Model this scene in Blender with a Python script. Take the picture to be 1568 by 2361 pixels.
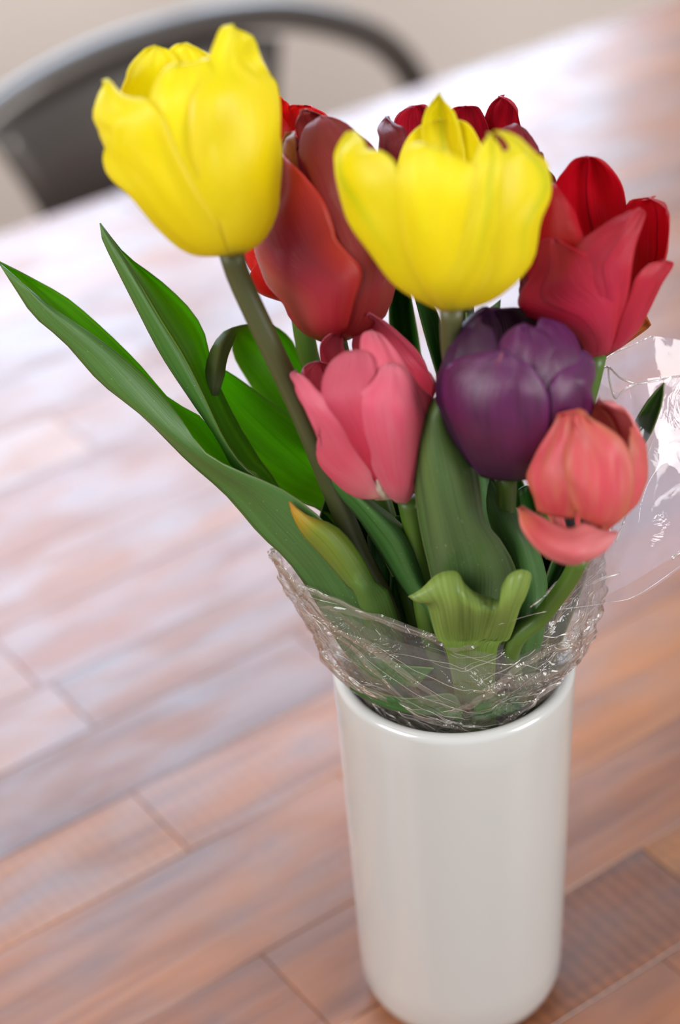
import bpy, math, random
import numpy as np
from mathutils import Vector, Matrix, noise
random.seed(7)
for o in list(bpy.data.objects): bpy.data.objects.remove(o)
S = bpy.context.scene; COL = S.collection

# ------------------------------------------------------------------ camera
IW, IH, F = 1568, 2361, 4800.0
D0 = F*0.1/555                       # distance of the vase rim
RIMZ = 0.190
pt, rl = math.radians(35), math.radians(3.5)
_fw = np.array([0, math.cos(pt), -math.sin(pt)]); _r = np.array([1., 0, 0]); _u = np.array([0, math.sin(pt), math.cos(pt)])
RT = _r*math.cos(rl)-_u*math.sin(rl); UP = _u*math.cos(rl)+_r*math.sin(rl); FW = _fw
def ray(px, py): return FW+RT*((px-IW/2)/F)-UP*((py-IH/2)/F)
CAM = np.array([0, 0, RIMZ])-ray(1046, 1520)*D0
cd = bpy.data.cameras.new('camera'); cam = bpy.data.objects.new('camera', cd); COL.objects.link(cam)
M = Matrix(((RT[0], UP[0], -FW[0], CAM[0]), (RT[1], UP[1], -FW[1], CAM[1]), (RT[2], UP[2], -FW[2], CAM[2]), (0, 0, 0, 1)))
cam.matrix_world = M
cd.lens = 50; cd.sensor_fit = 'VERTICAL'; cd.sensor_height = 50*IH/F; cd.sensor_width = 50*IW/F
cd.clip_start = .02; cd.clip_end = 50
cd.dof.use_dof = True; cd.dof.focus_distance = D0-0.050; cd.dof.aperture_fstop = 2.8
S.camera = cam
# ------------------------------------------------------------------ light
TA = math.radians(34)                                    # direction of the table
DU = np.array([math.cos(TA), math.sin(TA), 0]); DV = np.array([-math.sin(TA), math.cos(TA), 0])
def T(u, v, z=0): return DU*u+DV*v+np.array([0, 0, z])
WALLV = 1.62
WIN = (0.05, 1.68, -0.02, 1.66)                           # window opening: u0,u1,z0,z1 above the table
w = bpy.data.worlds.new('world'); S.world = w; w.use_nodes = True
bg = w.node_tree.nodes['Background']; bg.inputs[0].default_value = (.95, .965, 1.0, 1); bg.inputs[1].default_value = 0.48
def area(name, loc, target, sx, sy, power, col):
    l = bpy.data.lights.new(name, 'AREA'); l.shape = 'RECTANGLE'; l.size = sx; l.size_y = sy; l.energy = power; l.color = col
    o = bpy.data.objects.new(name, l); COL.objects.link(o); o.location = loc
    z_ = (Vector(loc)-Vector(target)).normalized(); x_ = Vector((0, 0, 1)).cross(z_).normalized(); y_ = z_.cross(x_)
    m_ = Matrix((x_, y_, z_)).transposed().to_4x4(); m_.translation = Vector(loc); o.matrix_world = m_; return o
wc = T((WIN[0]+WIN[1])/2, WALLV+.16, (WIN[2]+WIN[3])/2)
area('window_daylight', wc, wc-DV+np.array([0, 0, 0]), WIN[1]-WIN[0], WIN[3]-WIN[2], 66, (.62, .78, 1))
area('left_window_daylight', (-1.7, -1.0, 1.5), (0, 0, .25), 1.2, 1.3, 46, (1, .99, .98))
area('right_softbox', (1.9, -1.1, 1.1), (0, 0, .25), .9, 1.3, 46, (1, .985, .97))  # added softbox lighting the right side, no window known there
S.view_settings.view_transform = 'Standard'; S.view_settings.look = 'None'; S.view_settings.gamma = 1
S.view_settings.use_curve_mapping = False; S.view_settings.exposure = 0.0

# ------------------------------------------------------------------ helpers
def P(px, py, dd=0.): return CAM+ray(px, py)*(D0+dd)
def project(A):
    v = A-CAM; z = v@FW
    return np.stack([IW/2+F*(v@RT)/z, IH/2-F*(v@UP)/z], -1)
def obj(name, me, mat=None, parent=None):
    o = bpy.data.objects.new(name, me); COL.objects.link(o)
    if mat is not None and not me.materials: me.materials.append(mat)
    if parent is not None: o.parent = parent; o.matrix_parent_inverse = parent.matrix_basis.inverted()
    return o
def tag(o, label, cat, group=None):
    o['label'] = label; o['category'] = cat
    if group: o['group'] = group
    return o
def empty(name, loc, label, cat, group=None):
    o = bpy.data.objects.new(name, None); COL.objects.link(o); o.location = loc; o.empty_display_size = .02
    return tag(o, label, cat, group)
def mesh(name, V, Fc, smooth=True, uv=None):
    me = bpy.data.meshes.new(name); me.from_pydata([tuple(map(float, v)) for v in V], [], Fc)
    if smooth: me.polygons.foreach_set('use_smooth', [True]*len(me.polygons))
    if uv is not None:
        l = me.uv_layers.new(name='uv'); vi = np.zeros(len(me.loops), int); me.loops.foreach_get('vertex_index', vi)
        l.data.foreach_set('uv', np.array(uv)[vi].ravel())
    me.update(); return me
def gridmesh(name, G, closed=False):
    nv, nu = G.shape[:2]; Fc = []
    for i in range(nv-1):
        for j in range(nu-1+(1 if closed else 0)):
            k = (j+1) % nu; Fc.append((i*nu+j, i*nu+k, (i+1)*nu+k, (i+1)*nu+j))
    uv = [(j/(nu-1), i/(nv-1)) for i in range(nv) for j in range(nu)]
    return mesh(name, G.reshape(-1, 3), Fc, True, uv)
def cr(pts, n, arc=True):
    """Catmull-Rom through pts (k,d) -> n samples"""
    p = np.array(pts, float); k = len(p)
    if k == 1: return np.repeat(p, n, 0)
    if arc:
        s = np.concatenate([[0], np.cumsum(np.linalg.norm(np.diff(p, axis=0), axis=1)**.9)])
    else: s = np.arange(k, dtype=float)
    s = s/s[-1]; out = []
    for t in np.linspace(0, 1, n):
        i = min(max(np.searchsorted(s, t, 'right')-1, 0), k-2)
        f = (t-s[i])/max(s[i+1]-s[i], 1e-9)
        p0 = p[i-1] if i > 0 else 2*p[0]-p[1]; p3 = p[i+2] if i+2 < k else 2*p[-1]-p[-2]
        p1, p2 = p[i], p[i+1]
        out.append(.5*((2*p1)+(p2-p0)*f+(2*p0-5*p1+4*p2-p3)*f*f+(3*p1-p0-3*p2+p3)*f**3))
    return np.array(out)
def solid(o, th, off=0):
    m = o.modifiers.new('thickness', 'SOLIDIFY'); m.thickness = th; m.offset = off; return o
def tube(name, pts, rad, mat, parent=None, n=14, seg=None):
    """tube through 3-D points, rad scalar or list"""
    p = np.array(pts, float); k = seg or max(8, len(p)*6)
    r = np.array(rad if hasattr(rad, '__len__') else [rad]*len(p), float)
    q = cr(np.concatenate([p, r[:, None]], 1), k); V = []; Fc = []
    ref = np.array([.3, -1, .2])
    for i in range(k):
        a = q[min(i+1, k-1), :3]-q[max(i-1, 0), :3]; a /= np.linalg.norm(a)
        e1 = np.cross(a, ref); e1 /= np.linalg.norm(e1); e2 = np.cross(a, e1)
        for j in range(n):
            th = 2*math.pi*j/n; V.append(q[i, :3]+(e1*math.cos(th)+e2*math.sin(th))*q[i, 3])
    for i in range(k-1):
        for j in range(n):
            b = (j+1) % n; Fc.append((i*n+j, i*n+b, (i+1)*n+b, (i+1)*n+j))
    Fc.append(tuple(range(n))[::-1]); Fc.append(tuple((k-1)*n+j for j in range(n)))
    return obj(name, mesh(name, V, Fc), mat, parent)
def lathe(prof, n=96):
    V = []; Fc = []; m = len(prof)
    for i, (r, z) in enumerate(prof):
        for j in range(n):
            a = 2*math.pi*j/n; V.append((r*math.cos(a), r*math.sin(a), z))
    for i in range(m-1):
        for j in range(n):
            b = (j+1) % n; Fc.append((i*n+j, i*n+b, (i+1)*n+b, (i+1)*n+j))
    Fc.append(tuple(range(n))[::-1]); Fc.append(tuple((m-1)*n+j for j in range(n)))
    return V, Fc
def box(x0, x1, y0, y1, z0, z1, bev=0.):
    """box with bevelled top edges"""
    b = bev
    V = [(x0, y0, z0), (x1, y0, z0), (x1, y1, z0), (x0, y1, z0), (x0, y0, z1-b), (x1, y0, z1-b), (x1, y1, z1-b), (x0, y1, z1-b),
         (x0+b, y0+b, z1), (x1-b, y0+b, z1), (x1-b, y1-b, z1), (x0+b, y1-b, z1)]
    Fc = [(3, 2, 1, 0), (0, 1, 5, 4), (1, 2, 6, 5), (2, 3, 7, 6), (3, 0, 4, 7), (8, 9, 10, 11), (4, 5, 9, 8), (5, 6, 10, 9), (6, 7, 11, 10), (7, 4, 8, 11)]
    return V, Fc

# ------------------------------------------------------------------ materials
def newmat(name):
    m = bpy.data.materials.new(name); m.use_nodes = True; nt = m.node_tree
    return m, nt, nt.nodes['Principled BSDF'], nt.nodes['Material Output']
def N(nt, typ, **kw):
    n = nt.nodes.new(typ)
    for k, v in kw.items():
        if k.startswith('i_'): n.inputs[int(k[2:])].default_value = v
        else: setattr(n, k, v)
    return n
def ramp(nt, stops):
    r = nt.nodes.new('ShaderNodeValToRGB'); e = r.color_ramp.elements
    while len(e) < len(stops): e.new(.5)
    for k, (p, c) in zip(e, stops): k.position = p; k.color = (*c, 1)
    return r
def srgb(r, g, b): return tuple(((c/255+.055)/1.055)**2.4 if c/255 > .04045 else c/255/12.92 for c in (r, g, b))
def organic(name, stops, streak, amt=.5, edge=None, rough=.42, trans=.3, vein=60, bump=.55, spots=None, rib=None, ucol=None, sheen=.0, ribv=None):
    """petal or leaf: colour along its length (V), darker or lighter fibres along it, edge tint across (U)"""
    m, nt, bs, out = newmat(name); L = nt.links.new
    uv = N(nt, 'ShaderNodeUVMap'); sx = N(nt, 'ShaderNodeSeparateXYZ'); L(uv.outputs[0], sx.inputs[0])
    r = ramp(nt, stops); L(sx.outputs[1], r.inputs[0])
    mp = N(nt, 'ShaderNodeMapping'); mp.inputs['Scale'].default_value = (vein, 3.0, 1); L(uv.outputs[0], mp.inputs[0])
    oi = N(nt, 'ShaderNodeObjectInfo'); L(oi.outputs['Random'], mp.inputs['Rotation']) if False else None
    no = N(nt, 'ShaderNodeTexNoise'); no.inputs['Scale'].default_value = 1; no.inputs['Detail'].default_value = 4; L(mp.outputs[0], no.inputs['Vector'])
    mp2 = N(nt, 'ShaderNodeMapping'); mp2.inputs['Scale'].default_value = (5, 2.2, 1); L(uv.outputs[0], mp2.inputs[0])
    add = N(nt, 'ShaderNodeVectorMath', operation='ADD'); L(mp2.outputs[0], add.inputs[0])
    cmb = N(nt, 'ShaderNodeCombineXYZ'); mr = N(nt, 'ShaderNodeMath', operation='MULTIPLY', i_1=37.); L(oi.outputs['Random'], mr.inputs[0]); L(mr.outputs[0], cmb.inputs[0]); L(mr.outputs[0], cmb.inputs[1]); L(cmb.outputs[0], add.inputs[1])
    nb = N(nt, 'ShaderNodeTexNoise'); nb.inputs['Scale'].default_value = 1; nb.inputs['Detail'].default_value = 3; L(add.outputs[0], nb.inputs['Vector'])
    mul = N(nt, 'ShaderNodeMath', operation='MULTIPLY'); L(no.outputs[0], mul.inputs[0]); L(nb.outputs[0], mul.inputs[1])
    rm = N(nt, 'ShaderNodeMapRange'); rm.inputs[1].default_value = .16; rm.inputs[2].default_value = .42; rm.inputs[4].default_value = amt; L(mul.outputs[0], rm.inputs[0])
    mx = N(nt, 'ShaderNodeMix', data_type='RGBA'); L(rm.outputs[0], mx.inputs[0]); L(r.outputs[0], mx.inputs[6]); mx.inputs[7].default_value = (*streak, 1)
    col = mx.outputs[2]
    ab = N(nt, 'ShaderNodeMath', operation='MULTIPLY_ADD', i_1=2., i_2=-1.); L(sx.outputs[0], ab.inputs[0])
    a2 = N(nt, 'ShaderNodeMath', operation='ABSOLUTE'); L(ab.outputs[0], a2.inputs[0])
    if edge:  # paler petal edges imitate a highlight line along the margins
        e = N(nt, 'ShaderNodeMapRange'); e.inputs[1].default_value = edge[1]; e.inputs[2].default_value = 1; e.inputs[4].default_value = edge[2]; L(a2.outputs[0], e.inputs[0])
        m2 = N(nt, 'ShaderNodeMix', data_type='RGBA'); L(e.outputs[0], m2.inputs[0]); L(col, m2.inputs[6]); m2.inputs[7].default_value = (*edge[0], 1); col = m2.outputs[2]
    if ucol:
        ru = ramp(nt, ucol[0]); L(sx.outputs[0], ru.inputs[0])
        fv = N(nt, 'ShaderNodeMapRange'); fv.inputs[1].default_value = .0; fv.inputs[2].default_value = .45; fv.inputs[3].default_value = ucol[1]*.3; fv.inputs[4].default_value = ucol[1]; L(sx.outputs[1], fv.inputs[0])
        m2 = N(nt, 'ShaderNodeMix', data_type='RGBA'); L(fv.outputs[0], m2.inputs[0]); L(col, m2.inputs[6]); L(ru.outputs[0], m2.inputs[7]); col = m2.outputs[2]
    if rib:
        e = N(nt, 'ShaderNodeMapRange'); e.inputs[1].default_value = rib[1]; e.inputs[2].default_value = 0; e.inputs[4].default_value = rib[2]; L(a2.outputs[0], e.inputs[0])
        if ribv:
            ev = N(nt, 'ShaderNodeMapRange'); ev.inputs[1].default_value = ribv[0]; ev.inputs[2].default_value = ribv[1]; L(sx.outputs[1], ev.inputs[0])
            em = N(nt, 'ShaderNodeMath', operation='MULTIPLY'); L(e.outputs[0], em.inputs[0]); L(ev.outputs[0], em.inputs[1]); e = em
        m2 = N(nt, 'ShaderNodeMix', data_type='RGBA'); L(e.outputs[0], m2.inputs[0]); L(col, m2.inputs[6]); m2.inputs[7].default_value = (*rib[0], 1); col = m2.outputs[2]
    if spots:
        vo = N(nt, 'ShaderNodeTexNoise'); vo.inputs['Scale'].default_value = 900; tc = N(nt, 'ShaderNodeTexCoord'); L(tc.outputs['Object'], vo.inputs['Vector'])
        e = N(nt, 'ShaderNodeMapRange'); e.inputs[1].default_value = .70; e.inputs[2].default_value = .76; e.inputs[4].default_value = .5; L(vo.outputs[0], e.inputs[0])
        m2 = N(nt, 'ShaderNodeMix', data_type='RGBA'); L(e.outputs[0], m2.inputs[0]); L(col, m2.inputs[6]); m2.inputs[7].default_value = (*spots, 1); col = m2.outputs[2]
    L(col, bs.inputs['Base Color']); bs.inputs['Roughness'].default_value = rough
    bs.inputs['Sheen Weight'].default_value = sheen
    bm = N(nt, 'ShaderNodeBump'); bm.inputs['Strength'].default_value = bump; bm.inputs['Distance'].default_value = .0006; L(no.outputs[0], bm.inputs['Height']); L(bm.outputs[0], bs.inputs['Normal'])
    tr = N(nt, 'ShaderNodeBsdfTranslucent'); L(col, tr.inputs[0]); L(bm.outputs[0], tr.inputs['Normal'])
    ms = N(nt, 'ShaderNodeMixShader'); ms.inputs[0].default_value = trans; L(bs.outputs[0], ms.inputs[1]); L(tr.outputs[0], ms.inputs[2]); L(ms.outputs[0], out.inputs[0])
    return m
def plain(name, col, rough=.5, metal=0., coat=0., noise_amt=0., nscale=30.):
    m, nt, bs, out = newmat(name); L = nt.links.new
    bs.inputs['Roughness'].default_value = rough; bs.inputs['Metallic'].default_value = metal; bs.inputs['Coat Weight'].default_value = coat
    if noise_amt:
        tc = N(nt, 'ShaderNodeTexCoord'); no = N(nt, 'ShaderNodeTexNoise'); no.inputs['Scale'].default_value = nscale; L(tc.outputs['Object'], no.inputs['Vector'])
        r = ramp(nt, [(.3, tuple(c*(1-noise_amt) for c in col)), (.7, tuple(min(1, c*(1+noise_amt)) for c in col))]); L(no.outputs[0], r.inputs[0]); L(r.outputs[0], bs.inputs['Base Color'])
    else: bs.inputs['Base Color'].default_value = (*col, 1)
    return m

Y = srgb
m_yel = organic('yellow_petal', [(0, srgb(205, 200, 60)), (.06, srgb(242, 222, 10)), (.6, srgb(248, 236, 2)), (1, srgb(250, 242, 30))], srgb(246, 222, 0), .6, edge=(srgb(253, 232, 60), .8, .5), trans=.38, rough=.4)
m_yelg = organic('yellow_green_petal', [(0, srgb(190, 196, 40)), (.1, srgb(236, 216, 10)), (.6, srgb(246, 234, 6)), (1, srgb(250, 240, 40))], srgb(240, 218, 0), .6, edge=(srgb(250, 238, 70), .8, .5), rib=(srgb(170, 195, 8), .22, .42), ribv=(.25, .6), trans=.38, rough=.4)
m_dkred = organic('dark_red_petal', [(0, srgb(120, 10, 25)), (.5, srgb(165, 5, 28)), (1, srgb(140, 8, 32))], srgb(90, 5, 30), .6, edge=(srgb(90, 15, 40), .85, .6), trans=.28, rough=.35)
m_dkin = organic('dark_red_inner_petal', [(0, srgb(120, 5, 20)), (.6, srgb(200, 15, 45)), (1, srgb(215, 40, 70))], srgb(120, 5, 30), .7, trans=.4, rough=.35)
m_dusty = organic('dusty_red_petal', [(0, srgb(196, 40, 50)), (.25, srgb(208, 50, 58)), (.7, srgb(180, 40, 60)), (1, srgb(170, 50, 62))], srgb(186, 84, 76), .5, ucol=([(0, srgb(176, 60, 70)), (.14, srgb(150, 84, 60)), (.3, srgb(186, 92, 80)), (.5, srgb(166, 34, 62)), (.72, srgb(158, 26, 52)), (.9, srgb(206, 46, 40)), (1, srgb(226, 62, 36))], .8), trans=.2, rough=.34)
m_dusty2 = organic('dusky_rose_petal', [(0, srgb(170, 35, 50)), (.5, srgb(172, 48, 58)), (.8, srgb(150, 45, 50)), (1, srgb(176, 60, 72))], srgb(150, 75, 50), .6, trans=.22, rough=.38)
m_scar = organic('scarlet_petal', [(0, srgb(200, 15, 10)), (.6, srgb(232, 25, 20)), (1, srgb(246, 60, 66))], srgb(190, 10, 15), .5, trans=.5, rough=.35)
m_red = organic('crimson_petal', [(0, srgb(205, 50, 85)), (.3, srgb(208, 40, 76)), (.75, srgb(196, 26, 52)), (1, srgb(200, 22, 44))], srgb(176, 26, 50), .5, edge=(srgb(206, 30, 45), .7, .6), rib=(srgb(150, 18, 50), .06, .6), trans=.28, rough=.42)
m_red2 = organic('bright_red_petal', [(0, srgb(185, 5, 30)), (.5, srgb(212, 8, 34)), (1, srgb(206, 6, 32))], srgb(170, 0, 24), .5, rib=(srgb(120, 0, 25), .05, .7), trans=.4, rough=.36)
m_pink = organic('pink_petal', [(0, srgb(235, 180, 165)), (.08, srgb(224, 120, 130)), (.25, srgb(228, 88, 112)), (.8, srgb(230, 92, 120)), (1, srgb(222, 130, 150))], srgb(226, 130, 145), .5, edge=(srgb(232, 120, 140), .75, .6), trans=.3, rough=.5)
m_pink2 = organic('deep_pink_petal', [(0, srgb(228, 50, 80)), (.4, srgb(228, 70, 98)), (1, srgb(226, 122, 144))], srgb(196, 70, 100), .5, trans=.45, rough=.45)
m_purp = organic('purple_petal', [(0, srgb(62, 24, 66)), (.3, srgb(88, 22, 66)), (.7, srgb(98, 30, 86)), (1, srgb(94, 36, 96))], srgb(56, 10, 44), .7, edge=(srgb(112, 46, 110), .85, .45), trans=.15, rough=.36)
m_purp3 = organic('purple_streaked_petal', [(0, srgb(62, 24, 66)), (.3, srgb(88, 22, 66)), (.7, srgb(98, 30, 86)), (1, srgb(94, 36, 96))], srgb(56, 10, 44), .7, edge=(srgb(112, 46, 110), .85, .45), rib=(srgb(180, 92, 96), .14, .75), ribv=(.72, .95), trans=.15, rough=.36)
m_purp2 = organic('dark_purple_petal', [(0, srgb(50, 15, 45)), (1, srgb(64, 16, 62))], srgb(30, 5, 30), .6, trans=.12, rough=.42)
m_coral = organic('coral_petal', [(0, srgb(200, 60, 70)), (.4, srgb(222, 82, 96)), (.8, srgb(216, 88, 92)), (1, srgb(226, 80, 84))], srgb(206, 128, 92), .6, edge=(srgb(200, 124, 84), .55, .6), trans=.28, rough=.5, vein=5)
m_coral2 = organic('pale_coral_petal', [(0, srgb(222, 130, 90)), (.3, srgb(214, 90, 92)), (1, srgb(238, 156, 158))], srgb(210, 70, 84), .5, edge=(srgb(238, 150, 150), .6, .6), trans=.28, rough=.5, vein=16)
m_org = organic('withered_orange_petal', [(0, srgb(150, 40, 30)), (1, srgb(214, 128, 50))], srgb(120, 50, 30), .7, trans=.4)
m_white = organic('pale_petal_base', [(0, srgb(225, 205, 180)), (1, srgb(235, 215, 200))], srgb(210, 190, 170), .3)
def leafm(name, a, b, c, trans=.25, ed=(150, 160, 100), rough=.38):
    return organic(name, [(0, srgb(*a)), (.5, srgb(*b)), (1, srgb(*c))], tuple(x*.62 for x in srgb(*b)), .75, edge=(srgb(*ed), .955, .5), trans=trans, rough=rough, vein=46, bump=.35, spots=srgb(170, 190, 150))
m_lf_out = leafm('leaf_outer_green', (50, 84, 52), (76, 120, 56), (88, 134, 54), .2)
m_lf_in = leafm('leaf_inner_backlit', (96, 160, 16), (134, 200, 8), (136, 204, 12), .72)  # inner faces, backlit brightness partly put into the colour
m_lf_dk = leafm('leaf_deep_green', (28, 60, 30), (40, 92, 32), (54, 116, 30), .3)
m_lf_mid = leafm('leaf_mid_green', (50, 88, 45), (62, 110, 50), (84, 128, 62), .25)
m_lf_gray = leafm('leaf_grey_green', (46, 72, 40), (70, 98, 56), (96, 122, 58), .15)
m_lf_tip = organic('leaf_yellow_tip', [(0, srgb(70, 108, 50)), (.72, srgb(90, 128, 50)), (.90, srgb(134, 150, 48)), (.965, srgb(206, 160, 34)), (1, srgb(210, 130, 30))], srgb(70, 104, 40), .6, trans=.25, vein=40)
m_lf_olive = organic('leaf_olive', [(0, srgb(90, 150, 14)), (.72, srgb(130, 195, 14)), (.79, srgb(122, 165, 26)), (.84, srgb(120, 138, 56)), (.96, srgb(130, 140, 80)), (1, srgb(190, 190, 160))], srgb(80, 110, 30), .4, trans=.62, vein=40)
m_lf_light = leafm('leaf_light_green', (52, 84, 30), (104, 140, 44), (158, 184, 92), .4)
m_stem_br = organic('purple_brown_stem', [(0, srgb(66, 74, 36)), (.45, srgb(92, 66, 44)), (.7, srgb(106, 66, 54)), (.93, srgb(112, 84, 66)), (1, srgb(140, 150, 80))], srgb(116, 96, 70), .5, trans=.0, vein=9, rough=.45)
m_stem_gr = organic('green_stem', [(0, srgb(70, 100, 30)), (.6, srgb(104, 136, 40)), (1, srgb(140, 165, 80))], srgb(84, 112, 30), .5, trans=.05, vein=9)
m_stem_dk = organic('dark_stem', [(0, srgb(44, 60, 30)), (1, srgb(70, 55, 60))], srgb(50, 40, 40), .5, trans=.0, vein=9)
m_pist = plain('pistil_green', srgb(150, 160, 60), .5); m_sta = plain('stamen_black', srgb(26, 18, 22), .7)

def wood():
    m, nt, bs, out = newmat('acacia_wood'); L = nt.links.new
    tc = N(nt, 'ShaderNodeTexCoord'); oi = N(nt, 'ShaderNodeObjectInfo'); sc = N(nt, 'ShaderNodeSeparateXYZ'); L(oi.outputs['Color'], sc.inputs[0])
    cb = N(nt, 'ShaderNodeCombineXYZ'); mu = N(nt, 'ShaderNodeMath', operation='MULTIPLY', i_1=19.); L(oi.outputs['Random'], mu.inputs[0]); L(mu.outputs[0], cb.inputs[0]); L(mu.outputs[0], cb.inputs[1])
    ad = N(nt, 'ShaderNodeVectorMath', operation='ADD'); L(tc.outputs['Object'], ad.inputs[0]); L(cb.outputs[0], ad.inputs[1])
    def nz(scale, det, dist=0.):
        mp = N(nt, 'ShaderNodeMapping'); mp.inputs['Scale'].default_value = scale; L(ad.outputs[0], mp.inputs[0])
        n = N(nt, 'ShaderNodeTexNoise'); n.inputs['Scale'].default_value = 1; n.inputs['Detail'].default_value = det; n.inputs['Distortion'].default_value = dist; L(mp.outputs[0], n.inputs['Vector']); return n
    n1 = nz((5, 75, 40), 5, .8); n2 = nz((13, 34, 12), 3, .3); n3 = nz((7, 16, 8), 2)
    a = ramp(nt, [(.0, srgb(132, 84, 56)), (.35, srgb(152, 100, 66)), (.6, srgb(164, 110, 74)), (.85, srgb(142, 88, 62)), (1, srgb(170, 112, 58))]); L(sc.outputs[0], a.inputs[0])
    def mulr(col, n, st):
        g = ramp(nt, st); L(n.outputs[0], g.inputs[0]); x = N(nt, 'ShaderNodeMix', data_type='RGBA', blend_type='MULTIPLY', i_0=1.); L(col, x.inputs[6]); L(g.outputs[0], x.inputs[7]); return x.outputs[2]
    c = mulr(a.outputs[0], n1, [(.30, (.66, .60, .62)), (.48, (.93, .91, .93)), (.68, (1.08, 1.05, 1.0))])
    c = mulr(c, n2, [(.28, (.60, .52, .58)), (.44, (.90, .88, .92)), (.68, (1.12, 1.07, .98))])
    c = mulr(c, n3, [(.35, (.86, .84, .92)), (.6, (1.08, 1.04, .96))])
    wv = N(nt, 'ShaderNodeTexWave', wave_type='BANDS', bands_direction='X'); wv.inputs['Scale'].default_value = 42; wv.inputs['Distortion'].default_value = 3; wv.inputs['Detail Scale'].default_value = 3; L(tc.outputs['Object'], wv.inputs['Vector'])
    wm = N(nt, 'ShaderNodeMath', operation='MULTIPLY'); L(wv.outputs['Fac'], wm.inputs[0]); L(sc.outputs[1], wm.inputs[1])
    x = N(nt, 'ShaderNodeMix', data_type='RGBA', blend_type='MULTIPLY'); L(wm.outputs[0], x.inputs[0]); L(c, x.inputs[6]); x.inputs[7].default_value = (.5, .42, .44, 1)
    L(x.outputs[2], bs.inputs['Base Color'])
    rr = N(nt, 'ShaderNodeMapRange'); rr.inputs[1].default_value = .3; rr.inputs[2].default_value = .7; rr.inputs[3].default_value = .26; rr.inputs[4].default_value = .38; L(n3.outputs[0], rr.inputs[0]); L(rr.outputs[0], bs.inputs['Roughness'])
    cw = N(nt, 'ShaderNodeMapRange'); cw.inputs[1].default_value = .38; cw.inputs[2].default_value = .62; cw.inputs[3].default_value = .85; cw.inputs[4].default_value = .15; L(n2.outputs[0], cw.inputs[0]); L(cw.outputs[0], bs.inputs['Coat Weight'])
    bs.inputs['IOR'].default_value = 1.55; bs.inputs['Coat Roughness'].default_value = .26
    bp = N(nt, 'ShaderNodeBump'); bp.inputs['Strength'].default_value = .35; bp.inputs['Distance'].default_value = .0006; L(n1.outputs[0], bp.inputs['Height']); L(bp.outputs[0], bs.inputs['Normal'])
    return m
m_wood = wood()
m_woodd = plain('dark_wood', srgb(110, 74, 54), .6, noise_amt=.2)
m_wall = plain('beige_wall_paint', srgb(238, 226, 218), .85, noise_amt=.02, nscale=3)
m_floor = plain('beige_floor', srgb(196, 178, 160), .5, noise_amt=.05, nscale=5)
m_trim = plain('white_window_paint', srgb(236, 236, 234), .4)
m_ceramic = plain('off_white_glazed_ceramic', srgb(194, 194, 191), .22, coat=.5)
m_metal = plain('gunmetal_lacquer', srgb(86, 80, 76), .34, metal=.5, coat=.4)
def glassy():
    m, nt, bs, out = newmat('window_glass'); L = nt.links.new
    t = N(nt, 'ShaderNodeBsdfTransparent'); g = N(nt, 'ShaderNodeBsdfGlossy'); g.inputs['Roughness'].default_value = .02
    x = N(nt, 'ShaderNodeMixShader', i_0=.06); L(t.outputs[0], x.inputs[1]); L(g.outputs[0], x.inputs[2]); L(x.outputs[0], out.inputs[0]); return m
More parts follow.
